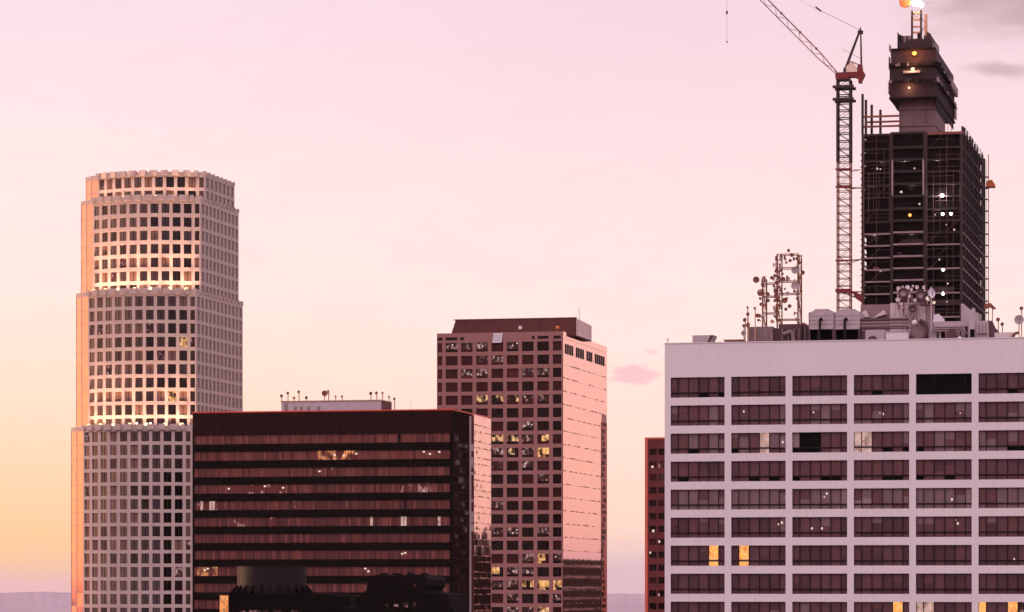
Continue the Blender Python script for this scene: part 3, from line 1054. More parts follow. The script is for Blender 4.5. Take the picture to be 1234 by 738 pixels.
hb = thing('low_office_block', 'low dark office block seen only mirrored in the pink glass walls', 'office block', (62, 1062, 0))
lb = MB()
hz0 = ZC + 9.0
for (x0, x1, y0, y1, dz) in ((0, 30.5, 0, 190, 0.0), (30.51, 33.2, 0, 70, 3.0), (33.21, 60, 0, 70, 9.0), (60.01, 200, 0, 90, 3.5)):
    lb.box(x0, x1, y0, y1, 0, hz0 + dz)
lb.build('wall', [M['black_clad']], hb)
lw = MB()
for r in range(9):
    zz = hz0 - 2.0 - 3.8 * r
    lw.box(1.0, 30, -0.12, -0.01, zz - 1.6, zz, rnd.choice((0, 0, 1)))
    yy_ = 1.0
    while yy_ < 180:
        ln_ = rnd.uniform(2, 9)
        lw.box(-0.12, -0.01, yy_, yy_ + ln_, zz - 0.8, zz, rnd.choice((0, 0, 0, 0, 1)))
        yy_ += ln_ + rnd.choice((0.3, 0.3, 4))
lw.build('window_band', [M['bglass'][0], M['lit_dim']], hb)

# ------------------------------------------------------------------ black rooftops at the bottom of the photo
E = Frame(285, 640.0)
drumb = building('drum_roof_block', 'black low block crowned by a wide dark drum, glowing amber strip beside it', 'building', E)
me_ = E.Y / F
cxd = E.t(327.5, 8.5)
zplat = E.z(716)
mb = MB()
x0, x1 = E.t(270.5), E.t(422)
mb.plan([(x0, 0), (x1, 0), (x1, 26), (x0, 26)], 0, zplat - 0.35)
mb.box(x0 - 0.3, E.t(388), -0.3, 20, zplat - 0.34, zplat)
for q in range(20):
    xx = x0 + 0.9 + (x1 - x0 - 2) * q / 19
    mb.box(xx - 0.1, xx + 0.1, -0.15, -0.01, 0, zplat - 0.4)
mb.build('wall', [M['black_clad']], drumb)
rd = 42.2 * me_
dm = MB()
nseg = 48
ring = [(cxd + rd * cos(2 * pi * q / nseg), 8.5 + rd * sin(2 * pi * q / nseg)) for q in range(nseg)]
dm.plan(ring, zplat + 0.01, E.z(683.5))
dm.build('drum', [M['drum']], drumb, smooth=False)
fn_ = MB()
rim = [(cxd + (rd + 0.12) * cos(2 * pi * q / nseg), 8.5 + (rd + 0.12) * sin(2 * pi * q / nseg)) for q in range(nseg)]
fn_.plan(rim, E.z(683.5) + 0.004, E.z(682.6))
fn_.build('drum_lid', [M['drum']], drumb)
for q in range(24):
    st = MB()
    a = 2 * pi * q / 24
    p = (cxd + (rd + 0.02) * cos(a), 8.5 + (rd + 0.02) * sin(a))
    o_ = (cxd + (rd + 1.7) * cos(a), 8.5 + (rd + 1.7) * sin(a))
    t_ = (-sin(a) * 0.12, cos(a) * 0.12)
    for s in (-1, 1):
        st.poly([(p[0] + s * t_[0], p[1] + s * t_[1], zplat + 0.01), (o_[0] + s * t_[0], o_[1] + s * t_[1], zplat + 0.01), (p[0] + s * t_[0], p[1] + s * t_[1], E.z(705))])
    st.poly([(o_[0] - t_[0], o_[1] - t_[1], zplat + 0.01), (o_[0] + t_[0], o_[1] + t_[1], zplat + 0.01), (p[0] + t_[0], p[1] + t_[1], E.z(705)), (p[0] - t_[0], p[1] - t_[1], E.z(705))])
    st.build('buttress', [M['black_clad']], drumb)
dr = MB()
dr.box(E.t(265), E.t(270.3), 0.3, 4, 0, zplat - 0.5, 0)
dr.box(E.t(259.5), E.t(276), -0.30, 0.0, zplat - 0.25, zplat + 0.2, 1)
dr.build('stair_bay', [M['pent_red'], M['drum']], drumb)
dr = MB()
dr.box(E.t(265.6), E.t(275.5), -0.45, -0.05, 90, zplat - 0.28, 0)  # bright orange reflection built as a glowing strip
dr.build('glow_strip', [lamp('amber_reflection', (1.0, 0.30, 0.06), 0.95, 0.5, lo=0.0, hi=0.7)], drumb)
dr = MB()
for px in (290, 300, 306, 318, 330, 352):
    dr.box(E.t(px), E.t(px + rnd.uniform(3, 9)), -0.2, -0.16, E.z(742), E.z(735.5), 0)
dr.build('window', [M['lit_dim']], drumb)

G = Frame(436, 600.0)
blk = building('stepped_black_roof', 'black stepped rooftop with a domed plant room in front of the ribbon windows', 'building', G)
mb = MB()
pts = [(430, 745), (433, 722), (436, 715), (441, 712), (444, 700), (447, 694), (460, 692.5), (478, 694.5), (492, 692.5), (511, 693.5), (515, 699), (514, 707), (509, 711.5), (514, 714.5), (540, 716), (542, 745)]
mb.prism([(G.t(a), G.z(b)) for a, b in pts], 0, 14)
mb.box(G.t(405), G.t(545), 1.0, 13, 0, G.z(733))
mb.box(G.t(425), G.t(437), 2.0, 10, G.z(733) + 0.01, G.z(719))
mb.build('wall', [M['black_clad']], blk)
vt = MB()
for a, b, c in ((452, 456, 690.5), (466, 474, 691), (484, 488, 690), (500, 506, 691)):
    vt.box(G.t(a), G.t(b), 4, 6.5, G.z(696), G.z(c))
vt.build('roof_vent', [M['black_clad']], blk)
wn = MB()
for a, b, c, d in ((498.5, 501, 704, 708), (486, 491.5, 726.5, 732), (498, 501, 726.5, 731), (465, 468, 728, 731), (475, 480, 728, 731)):
    wn.box(G.t(a), G.t(b), -0.06, -0.01, G.z(d), G.z(c), 0)
wn.build('window', [M['lit_dim']], blk)

# ------------------------------------------------------------------ tower under construction
C = Frame(1160, 1050.0)
wip = building('unfinished_tower', 'unfinished dark skyscraper of bare floor slabs round a concrete core', 'skyscraper', C)
cl = C.t(1038.5)
cb = C.y(1187)
mc = C.Y / F
ztop_f = C.z(158.5)
levels = [C.z(y) for y in (158.5, 176, 190.5, 205, 220, 235, 250, 264.5, 279, 293.5, 308, 322.5, 337, 352, 366, 381, 396)]
while levels[-1] > 8:
    levels.append(levels[-1] - 14.6 * mc)
for i, z in enumerate(levels):
    mb = MB()
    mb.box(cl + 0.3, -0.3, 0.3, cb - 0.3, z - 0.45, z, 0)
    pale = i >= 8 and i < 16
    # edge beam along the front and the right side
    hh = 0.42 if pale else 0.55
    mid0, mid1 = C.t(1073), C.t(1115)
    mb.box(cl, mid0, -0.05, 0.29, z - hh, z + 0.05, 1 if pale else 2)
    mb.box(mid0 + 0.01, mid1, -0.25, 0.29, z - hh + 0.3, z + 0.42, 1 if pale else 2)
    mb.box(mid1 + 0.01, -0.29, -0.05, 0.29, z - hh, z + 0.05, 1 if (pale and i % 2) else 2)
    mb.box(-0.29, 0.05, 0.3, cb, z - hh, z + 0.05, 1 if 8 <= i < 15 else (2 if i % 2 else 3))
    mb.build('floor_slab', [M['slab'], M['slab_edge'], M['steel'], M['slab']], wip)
nt = MB()
nt.box(cl + 1.2, -2.6, 2.4, 2.6, 0, levels[2] - 0.5, 0)  # dark backing sheets added so the floors inside look shaded
nt.box(-2.8, -2.6, 2.61, cb - 1.5, 0, levels[1] - 0.5, 0)
for i in range(1, 15):                                    # sagging darker sheets between floors
    for (a, b) in ((cl + 0.6, C.t(1072)), (C.t(1077), C.t(1112)), (C.t(1118), -0.8)):
        if rnd.random() < 0.45:
            zz = levels[i]
            nt.box(a + rnd.uniform(0, 3), b - rnd.uniform(0, 3), 0.9, 0.96, zz + 0.06, zz + rnd.uniform(0.8, 2.0), 1)
nt.build('shade_backing', [M['netting_shade'], M['steel']], wip)
sr = random.Random(21)
for (a, b) in ((1041, 1072), (1077, 1112), (1117, 1157)):
    mb = MB()                                             # tube scaffold tied to the front of each bay
    mb.tube((C.t(a) + 0.1, -0.75, levels[15]), (C.t(a) + 0.1, -0.75, levels[0]), 0.06, 0, 4)
    mb.tube((C.t(b) - 4.1, -0.75, levels[15]), (C.t(b) - 4.1, -0.75, levels[0]), 0.06, 0, 4)
    if a == 1077:
        continue
    n_ = 5
    for q in range(n_ + 1):
        x = C.t(a) + (C.t(b) - C.t(a)) * q / n_
        i0, i1 = sr.choice((0, 1, 2, 3)), sr.choice((6, 8, 9, 15) if a > 1100 else (5, 6, 7, 8))
        mb.tube((x, -0.75, levels[i1]), (x, -0.75, levels[i0]), 0.06, 0, 4)
    for i in range(1, 16):
        for dz in (1.1, 2.2):
            if sr.random() < (0.7 if i < 8 else 0.25):
                xa = C.t(a) + (C.t(b) - C.t(a)) * sr.choice((0, 0, 0.25, 0.5))
                mb.tube((xa, -0.72, levels[i] + dz), (C.t(b) - sr.choice((0, 0, 2, 4)), -0.72, levels[i] + dz), 0.05, 0, 4)
        if sr.random() < 0.5:
            xa = sr.uniform(C.t(a), C.t(b) - 4)
            mb.tube((xa, -0.8, levels[i]), (xa + 4, -0.8, levels[i - 1]), 0.05, 0, 4)
    mb.build('scaffold', [M['crane_grey']], wip)
mb = MB()
for i in range(0, 16):
    for dz in (1.4,):
        mb.tube((0.5, 0.5, levels[i] + dz), (0.5, cb - sr.uniform(0, 20), levels[i] + dz), 0.06, 0, 4)
for q in range(15):
    y = 1 + (cb - 2) * q / 14
    mb.tube((0.5, y, levels[15]), (0.5, y, levels[0] + sr.uniform(0, 2)), 0.07, 0, 4)
mb.build('scaffold', [M['steel']], wip)
for i in range(1, 15):                                    # pallets, shutters and stacked stuff near the slab edge
    for q in range(sr.choice((1, 2, 3))):
        mb = MB()
        x = sr.uniform(cl + 1.5, -3)
        ww, hh = sr.uniform(0.6, 2.6), sr.uniform(0.5, 1.7)
        mb.box(x, x + ww, 1.0, 2.2, levels[i] + 0.06, levels[i] + 0.06 + hh * 0.6, 0)
        mb.box(x + 0.1, x + ww * 0.7, 1.1, 2.0, levels[i] + 0.065 + hh * 0.6, levels[i] + 0.06 + hh, 1)
        mb.build('material_stack', [sr.choice((M['steel'], M['slab'], M['form'], M['crane_rust'])), M['slab']], wip)
for i in (3, 5, 7, 9, 11, 12):                            # point lamps without fixtures, added to light the slabs round them
    for px in (1056, 1094, 1138):
        if sr.random() < 0.6:
            add_lamp('slab_fill_lamp', wip, (C.t(px + sr.uniform(-10, 10)), sr.uniform(1.0, 1.9), levels[i] + 2.9), sr.uniform(60, 260), (1.0, 0.80, 0.70), 0.2)
for px in (1040, 1074.5, 1114.5, 1158.5):
    mb = MB()
    x = C.t(px)
    mb.box(x - 0.45, x + 0.45, -0.32, 0.6, 0, levels[0], 0)
    mb.build('column', [M['steel']], wip)
for px in (1075.5, 1112.8):
    mb = MB()
    x = C.t(px)
    mb.box(x - 0.28, x + 0.28, -0.52, -0.33, C.z(234), C.z(191), 0)
    mb.build('column_casing', [M['slab_edge']], wip)
nside = 9
for q in range(1, nside + 1):
    y = cb * q / nside
    mb = MB()
    mb.box(-0.5, 0.12, y - 0.5, y + 0.2, 0, levels[0] + rnd.uniform(0.5, 2.5), 0)
    mb.build('column', [M['steel']], wip)
    if q % 2 == 0:
        mb = MB()
        mb.tube((-0.2, y - 0.3, levels[0]), (-0.2, y - 0.3, levels[0] + 2.6), 0.22, 0)
        mb.build('column_stub', [M['steel']], wip)
for (px, py, y) in ((1039.5, 113.5, 0.3), (1043.5, 120.5, 12), (1050.5, 126.5, 4), (1061, 132.5, 7), (1160, 152.5, 1.0)):
    mb = MB()
    x = C.t(px, y)
    mb.box(x - 0.38, x + 0.38, y - 0.3, y + 0.3, levels[0], C.z(py, x, y), 0)
    mb.build('column_stub', [M['steel']], wip)
x0, x1 = C.t(1040), C.t(1083)
for y_, py in ((2.0, 141), (6.0, 147.5), (2.0, 153)):
    zz = C.z(py, x0, y_)
    bm_ = MB()
    bm_.box(x0, x1, y_, y_ + 0.5, zz - 0.3, zz + 0.3)
    bm_.build('edge_beam', [M['crane_rust']], wip)
bm_ = MB()
zz = C.z(160.5)
bm_.box(C.t(1118), 0.4, -0.4, 0.4, zz - 0.25, zz + 0.45)
for px in (1142, 1146, 1130):
    x = C.t(px)
    bm_.tube((x, 1, levels[0]), (x, 1, C.z(148)), 0.09)
bm_.build('edge_beam', [M['crane_rust']], wip)
mb = MB()
for i in range(2, 17):
    for s in range(2):
        zz = levels[i] + (levels[i - 1] - levels[i]) * s / 2
        mb.box(cl - 0.5, cl - 0.1, 1, cb, zz, zz + 0.35)
mb.build('left_edge_rail', [M['crane_rust']], wip)
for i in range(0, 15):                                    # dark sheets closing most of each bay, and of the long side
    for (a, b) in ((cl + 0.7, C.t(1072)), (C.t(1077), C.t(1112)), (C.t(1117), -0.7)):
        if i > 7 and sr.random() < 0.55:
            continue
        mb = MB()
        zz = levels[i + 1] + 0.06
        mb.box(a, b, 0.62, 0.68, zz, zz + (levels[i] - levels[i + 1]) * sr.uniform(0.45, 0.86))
        mb.build('safety_sheet', [M['netting_shade']], wip)
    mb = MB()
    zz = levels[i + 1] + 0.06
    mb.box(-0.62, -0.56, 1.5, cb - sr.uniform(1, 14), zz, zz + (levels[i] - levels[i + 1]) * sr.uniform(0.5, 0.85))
    mb.build('safety_sheet', [M['netting_shade']], wip)
# hoist track up the far right edge
ho_ = MB()
ho_.tube((1.1, cb + 1.0, 0), (1.1, cb + 1.0, C.z(186, 0, cb)), 0.15)
for i in range(1, 40):
    if i < len(levels):
        ho_.tube((0.0, cb, levels[i]), (1.1, cb + 1.0, levels[i]), 0.30)
ho_.build('hoist_track', [M['crane_rust']], wip)
hc = thing('hoist_car', 'small orange hoist car clamped to the far edge of the unfinished tower', 'hoist', C.world(1.6, cb + 0.4, C.z(225.5, 0, cb)))
mb = MB(); mb.prism([(-1.2, 0), (1.7, 0), (1.8, 0.8), (0.8, 2.3), (-0.9, 2.0)], -1.2, 1.0); mb.build('cage', [M['orange_sheet']], hc)
mb = MB(); mb.box(-1.3, 1.9, -1.3, 1.1, -0.3, -0.01); mb.build('floor_plate', [M['crane_red']], hc)
# concrete core and the jump form round its head
yc = 8.0
ka, kb = C.t(1083.5, yc), C.t(1127, yc)
ycb = yc + C.y(1139, kb) - C.y(1127, kb)
mb = MB()
mb.box(ka, kb, yc, ycb, 0, C.z(110, 0, yc))
for y_, dp in ((129, 0.25), (149, 0.25)):
    zz = C.z(y_, 0, yc)
    mb.box(ka - dp, kb + dp, yc - dp, ycb + dp, zz - 0.35, zz + 0.35)
for px in (1086, 1102, 1116):
    x = C.t(px, yc)
    mb.box(x - 0.1, x + 0.1, yc - 0.13, yc - 0.01, C.z(147, 0, yc), C.z(131, 0, yc))
mb.build('core', [M['core']], wip)
yj = 5.0
ja, jb = C.t(1072, yj), C.t(1128, yj)
yjb = yj + C.y(1150, jb) - C.y(1128, jb)
jz = lambda p: C.z(p, (ja + jb) / 2, yj)
mb = MB()
mb.box(ja, jb, yj, yjb, jz(117), jz(82), 0)
mb.box(ja + 0.2, jb + 0.2, yj - 0.3, yjb, jz(81.2), jz(79), 1)
mb.box(ja + 0.4, jb + 0.15, yj + 0.2, yjb - 4, jz(78.8), jz(60.5), 0)
mb.box(ja + 0.6, jb - 0.3, yj - 0.2, yjb - 8, jz(60.3), jz(58), 1)
mb.box(ja - 0.15, jb + 0.35, yj - 0.4, yjb + 0.4, jz(118.8), jz(117.05), 1)
for q in range(15):                                      # shutter panel ribs
    x = ja + 0.4 + (jb - ja - 0.8) * q / 14
    mb.box(x - 0.07, x + 0.07, yj - 0.14, yj - 0.01, jz(116.5), jz(82.5), 0)
for q in range(22):
    y = yj + 1 + (yjb - yj - 2) * q / 21
    mb.box(jb + 0.01, jb + 0.14, y - 0.1, y + 0.1, jz(116.5), jz(82.5), 0)
mb.build('jump_form', [M['form'], M['form_dark']], wip)
mb = MB()                                                # sloping brackets under the form
mb.prism([(ja + 0.4, jz(118.9)), (ka - 0.3, jz(118.9)), (ka - 0.02, jz(132)), (ka - 0.6, jz(131))], yj + 1, yj + 4)
mb.prism([(kb + 0.3, jz(118.9)), (jb, jz(118.9)), (kb + 0.6, jz(129))], yj + 1, yjb - 3)
mb.build('form_bracket', [M['form_dark']], wip)
for (a, z0, z1, y0, y1) in ((ja - 0.45, 112, 98, yj, yj + 3), (ja - 0.45, 82, 67, yj + 1, yj + 4), (ja - 0.2, 60, 53, yj, yj + 4)):
    mb = MB()                                            # pale edge screens hung on the sides
    mb.box(a, a + 0.3, y0, y1, jz(z0), jz(z1))
    mb.build('edge_screen', [M['mesh']], wip)
for q in range(5):
    mb = MB()
    y0 = yjb - 22 + q * 4.6
    mb.box(jb + 0.3, jb + 1.3, y0, y0 + 3.2, C.z(81 + 0.6 * q, 0, yj), C.z(72 + 0.3 * q, 0, yj))
    mb.build('edge_screen', [M['mesh']], wip)
mb = MB()
mb.box(jb + 0.4, jb + 0.8, yjb - 4, yjb + 0.2, C.z(112, 0, yj), C.z(92, 0, yj))
mb.build('edge_screen', [M['mesh']], wip)
fr_ = random.Random(31)
mb = MB()                                                 # rails, brackets and boxes that crowd the walkways of the form
mb.box(ja - 0.1, jb + 0.1, yj - 1.25, yj - 0.45, jz(80.6), jz(80.1), 0)
mb.box(ja - 0.1, jb + 0.1, yj - 1.25, yj - 0.45, jz(100.6), jz(100.1), 0)
mb.box(jb + 0.15, jb + 1.1, yj, yjb, jz(100.6), jz(100.1), 0)
mb.box(jb + 0.15, jb + 1.1, yj, yjb - 3, jz(80.6), jz(80.1), 0)
for base in (80.1, 100.1):
    for q in range(17):
        x = ja + (jb - ja) * q / 16
        h_ = fr_.uniform(1.5, 4.5)
        mb.box(x - 0.07, x + 0.07, yj - 1.2, yj - 1.06, jz(base), jz(base - h_), 0)
        if fr_.random() < 0.6:
            mb.box(x, x + fr_.uniform(0.4, 1.5), yj - 1.1, yj - 0.6, jz(base), jz(base - fr_.uniform(1.5, 5)), fr_.choice((0, 0, 1, 2)))
    mb.box(ja, jb, yj - 1.22, yj - 1.12, jz(base - 3.2), jz(base - 2.9), 0)
    for q in range(24):
        y = yj + (yjb - yj - 3.5) * q / 24
        mb.box(jb + 0.25, jb + fr_.uniform(0.5, 1.25), y, y + fr_.uniform(0.5, 2.2), jz(base), jz(base - fr_.uniform(1.0, 6.5)), fr_.choice((0, 0, 1, 2)))
mb.build('walkway_clutter', [M['form_dark'], M['form'], M['mesh']], wip)
mb = MB()
for q in range(16):
    px = fr_.uniform(1084, 1121)
    x = C.t(px, 9)
    mb.box(x - 0.15, x + fr_.uniform(0.2, 0.9), 8.5, 9.5, C.z(58, 0, 9), C.z(fr_.uniform(38, 48), 0, 9), fr_.choice((0, 0, 1)))
mb.build('crown_clutter', [M['form_dark'], M['form']], wip)
# crown and hoisting frame on top
yk = 8.0
c0, c1 = C.t(1082.5, yk), C.t(1122.5, yk)
mb = MB()
mb.prism([(C.t(a, yk), C.z(b, 0, yk)) for a, b in ((1083, 59), (1083, 49), (1091, 49), (1092, 46.5), (1096, 46.5), (1096, 44.5), (1112, 44.5), (1113, 47), (1117, 47), (1117, 36.5), (1121, 39), (1122.5, 52), (1123.5, 59))], yk, yk + 18)
mb.build('crown', [M['form']], wip)
mb = MB()
mb.box(C.t(1081.5, yk), C.t(1082.3, yk), yk - 0.2, yk + 6, C.z(60, 0, yk), C.z(36.5, 0, yk))
mb.box(C.t(1082.4, yk), C.t(1097, yk), yk + 5.7, yk + 5.9, C.z(58, 0, yk), C.z(37, 0, yk), 1)
mb.build('edge_screen', [M['form_dark'], M['mesh']], wip)
mb = MB()
mb.box(C.t(1071.5, yk), C.t(1080, yk), yk + 4, yk + 5, C.z(61, 0, yk), C.z(53, 0, yk), 1)
mb.build('edge_screen', [M['form_dark'], M['mesh']], wip)
mb = MB()
mb.box(C.t(1123, yk), C.t(1128.5, yk), yk + 2, yk + 9, C.z(59, 0, yk), C.z(50, 0, yk), 1)
mb.build('edge_screen', [M['form_dark'], M['mesh']], wip)
for px, m_ in ((1098.7, 'steel'), (1109.6, 'steel'), (1115.5, 'rust_pale')):
    mb = MB()
    x = C.t(px, yk)
    wd = 0.30 if px < 1115 else 0.45
    mb.box(x - wd, x + wd, yk + 0.5, yk + 1.3, C.z(52, 0, yk), C.z(10 if px < 1112 else 15, 0, yk), 0)
    mb.build('frame_post', [M[m_]], wip)
mb = MB()
for py in (29.5, 36.5, 21, 12.5):
    zz = C.z(py, 0, yk)
    mb.box(C.t(1099.3, yk), C.t(1109, yk), yk + 0.6, yk + 1.1, zz - 0.35, zz + 0.2)
for (a, b, c, d) in ((1099, 20.5, 1109, 13), (1099, 13, 1109, 20.5), (1111, 35, 1115, 27), (1111, 20, 1115, 27)):
    mb.tube((C.t(a, yk), yk + 0.9, C.z(b, 0, yk)), (C.t(c, yk), yk + 0.9, C.z(d, 0, yk)), 0.14)
mb.build('frame_brace', [M['rust_pale']], wip)


def work_light(px, py, y, m, r, energy, color, name='work_light', sx=1.0, sz=1.0, off=1.6):
    x, z = C.t(px, y), C.z(py, C.t(px, y), y)
    b = MB()
    b.ball((x, y, z), r, 0, sz=sz)
    b.box(x - 0.15, x + 0.15, y + r * 0.6, y + r + 0.5, z - 0.1, z + 0.1, 1)
    o = b.build(name, [m, M['steel']], wip)
    if energy:
        add_lamp('work_lamp', o, (x, y - off, z), energy, color, 0.5)


work_light(1104.5, 3.5, yk + 0.8, M['work_white'], 1.5, 5200, (1.0, 0.72, 0.45), sz=0.8)
work_light(1110, 6, yk + 0.8, M['work_white'], 0.9, 0, (1, 1, 1))
work_light(1102, 64.5, yj - 0.8, M['work_amber'], 0.8, 1500, (1.0, 0.35, 0.08), sz=0.8)
work_light(1100, 83, yj - 0.8, M['work_warm'], 0.6, 600, (1.0, 0.6, 0.3), sz=0.5)
work_light(1095.5, 106, yj - 0.6, M['work_warm'], 0.3, 900, (1.0, 0.5, 0.25))
work_light(1135.5, 236, 0.2, M['work_white'], 0.55, 1500, (1.0, 0.9, 0.85))
for px, py, r in ((1136, 258, 0.45), (1146, 258, 0.42), (1140.5, 271, 0.22), (1136.5, 325, 0.5), (1136.5, 354, 0.52), (1132, 313, 0.3), (1142, 342, 0.3), (1057, 203.5, 0.35), (1061, 204, 0.25),
                  (1086, 231.5, 0.38), (1102, 203, 0.25), (1108, 246, 0.3), (1141, 364, 0.25), (1150, 277, 0.3), (1127, 259, 0.2)):
    work_light(px, py, 0.35, M['lit_spot'] if r < 0.4 else M['work_white'], r, 0, (1, 1, 1))
work_light(1096.5, 259.5, 0.4, M['work_amber'], 0.5, 0, (1, 1, 1))
mb = MB()
mb.box(C.t(1089, yj), C.t(1109, yj), yj - 1.4, yj - 0.3, jz(88.5), jz(86), 0)
mb.build('light_shelf', [M['dish_grey']], wip)
mb = MB()
mb.prism([(C.t(1083, yk), C.z(-3, 0, yk)), (C.t(1084.5, yk), C.z(4, 0, yk)), (C.t(1090, yk), C.z(6, 0, yk)), (C.t(1096, yk), C.z(4, 0, yk)), (C.t(1097, yk), C.z(-3, 0, yk))], yk + 0.4, yk + 1.6)
mb.build('orange_canopy', [M['orange_sheet']], wip)

# ------------------------------------------------------------------ luffing crane
K = Frame(1017.5, 1030.0)
crane = building('tower_crane', 'luffing tower crane with red slewing deck and raised lattice jib', 'crane', K)
mk = K.Y / F
hw = 7.7 * mk
zk = lambda p: K.z(p)
mast_top = zk(97)


def lattice(mb, z0, z1, hw, leg, bay, m, diag=True, rung=0.13):
    for sx in (-1, 1):
        for sy in (-1, 1):
            mb.box(sx * hw - leg, sx * hw + leg, sy * hw - leg, sy * hw + leg, z0, z1, m)
    z = z1
    k = 0
    while z > z0 + 0.2:
        for sy in (-1, 1):
            mb.tube((-hw, sy * hw, z), (hw, sy * hw, z), rung, m, 5)
            mb.tube((sy * hw, -hw, z), (sy * hw, hw, z), rung, m, 5)
        zb = max(z0, z - bay)
        if diag:
            zm = (z + zb) / 2
            for sy in (-1, 1):
                a, b = ((-hw, z), (hw, zb)) if k % 2 else ((hw, z), (-hw, zb))
                mb.tube((a[0], sy * hw, a[1]), (b[0], sy * hw, b[1]), 0.075, m, 4)
        z -= bay
        k += 1


mb = MB(); lattice(mb, zk(196), mast_top, hw, 0.28, 9.2 * mk, 0, rung=0.17); mb.build('upper_mast', [M['crane_dark']], crane)
mb = MB(); lattice(mb, 0.0, zk(196) - 0.01, hw, 0.19, 8.75 * mk, 0); mb.build('lower_mast', [M['crane_rust']], crane)
mb = MB()
for p in (106, 121):
    z = zk(p)
    mb.box(-hw - 1.3, hw + 1.3, -hw - 0.9, -hw - 0.45, z - 0.45, z + 0.45)
    mb.box(-hw - 1.3, hw + 1.3, hw + 0.45, hw + 0.9, z - 0.45, z + 0.45)
mb.build('climbing_collar', [M['crane_dark']], crane)
wx = K.t(1039)
for p, q in ((205, 205), (226, 227), (315, 313), (350, 362), (352, 352)):
    mb = MB()
    mb.tube((-hw, 0, zk(p)), (wx, 1.0, zk(q)), 0.22 if p != 205 else 0.1)
    mb.tube((hw, 1.2, zk(p) - 0.4), (wx, 1.6, zk(q) + 0.2), 0.12)
    mb.box(-hw - 0.5, hw + 0.5, -hw - 0.5, -hw - 0.3, zk(p) - 0.25, zk(p) + 0.25)
    mb.build('tie_frame', [M['crane_red']], crane)
mb = MB()
mb.prism([(hw, zk(350)), (wx, zk(356)), (wx, zk(366)), (hw + 1.5, zk(360))], 0.5, 0.9)
mb.build('tie_frame', [M['crane_red']], crane)
mb = MB()
mb.prism([(K.t(1008), zk(97)), (K.t(1007), zk(91)), (K.t(1009), zk(88)), (K.t(1041.5), zk(88.5)), (K.t(1042.5), zk(91)), (K.t(1039), zk(98)), (K.t(1038.5), zk(101)), (K.t(1035), zk(101)), (K.t(1035), zk(96)), (K.t(1030), zk(94)), (K.t(1024), zk(94)), (K.t(1023), zk(97.5))], -1.6, 1.6)
mb.build('slewing_deck', [M['crane_red']], crane)
mb = MB()
mb.prism([(K.t(1019), zk(87.9)), (K.t(1019), zk(84)), (K.t(1022), zk(78)), (K.t(1028), zk(77)), (K.t(1033), zk(82)), (K.t(1034), zk(87.9))], -1.3, 1.3, 0)
mb.build('winch_house', [M['cab_sunlit']], crane)
mb = MB()
mb.prism([(K.t(1034), zk(87.9)), (K.t(1034), zk(79)), (K.t(1039), zk(79)), (K.t(1040), zk(87.9))], -1.4, 1.4, 0)
mb.tube((K.t(1021), -1.4, zk(79)), (K.t(1026), -1.4, zk(75.5)), 0.18)
mb.tube((K.t(1026), -1.4, zk(75.5)), (K.t(1034), -1.4, zk(79)), 0.18)
mb.build('counterweight', [M['crane_red']], crane)
mb = MB()
ax, az_ = K.t(1036.5), zk(37)
for sy in (-1.2, 1.2):
    mb.tube((K.t(1017.5), sy, zk(87)), (ax, sy * 0.35, az_), 0.26)
    mb.tube((K.t(1038), sy, zk(80)), (ax + 0.2, sy * 0.35, az_), 0.17)
mb.box(K.t(1017), K.t(1020), -1.6, 1.6, zk(88), zk(83))
mb.box(ax - 0.7, ax + 0.9, -0.6, 0.6, zk(42), zk(38))
mb.tube((ax, 0, zk(40)), (ax + 0.1, 0, zk(34)), 0.22)
for f_ in (0.3, 0.5, 0.7):
    px = K.t(1017.5) + (ax - K.t(1017.5)) * f_
    z_ = zk(87) + (az_ - zk(87)) * f_
    mb.tube((px, -1.2 + 0.85 * f_, z_), (px, 1.2 - 0.85 * f_, z_), 0.14)
mb.build('a_frame', [M['crane_dark']], crane)
# jib: a box lattice rising to beyond the frame
mb = MB()
P0 = (K.t(1010), zk(90))
P1 = (K.t(896), zk(-30))
L = math.hypot(P1[0] - P0[0], P1[1] - P0[1])
ux, uz = (P1[0] - P0[0]) / L, (P1[1] - P0[1]) / L
nx_, nz_ = uz * 1, -ux * 1                                # across the jib, upper side
if nz_ < 0:
    nx_, nz_ = -nx_, -nz_


def jp(s, side, sy):
    wdt = 0.88 * min(1.0, 0.25 + s / 12.0)
    return (P0[0] + ux * s + nx_ * wdt * side, sy * min(0.9, 0.4 + s / 20.0), P0[1] + uz * s + nz_ * wdt * side)


n = 16
for k in range(n):
    s0, s1 = L * k / n, L * (k + 1) / n
    m_ = 1 if k < 7 else 0
    for sy in (-1, 1):
        mb.tube(jp(s0, 1, sy), jp(s1, 1, sy), 0.18, m_, 5)
        mb.tube(jp(s0, -1, sy), jp(s1, -1, sy), 0.14, m_, 5)
        mb.tube(jp(s0, 1 if k % 2 else -1, sy), jp(s1, -1 if k % 2 else 1, sy), 0.04, m_, 4)
    mb.tube(jp(s1, 1, -1), jp(s1, 1, 1), 0.09, 0, 4)
    mb.tube(jp(s1, -1, -1), jp(s1, -1, 1), 0.07, 0, 4)
for s in (L * 0.42, L * 0.62, L * 0.25):
    q = jp(s, 1, 0)
    mb.box(q[0] - 0.3, q[0] + 0.3, -0.5, 0.5, q[2] - 0.3, q[2] + 0.3, 2)
mb.build('jib', [M['crane_grey'], M['crane_rust'], M['crane_dark']], crane)
mb = MB()
tip = jp(L, 1, 0)
mid = (K.t(986), 0, zk(11))
for sy in (-0.3, 0.3):
    mb.tube((ax, sy, az_), (mid[0] + 0.8, sy, mid[2] - 0.3), 0.045, 0, 4)
mb.tube(mid, (K.t(940), 0, zk(-16)), 0.04, 0, 4)
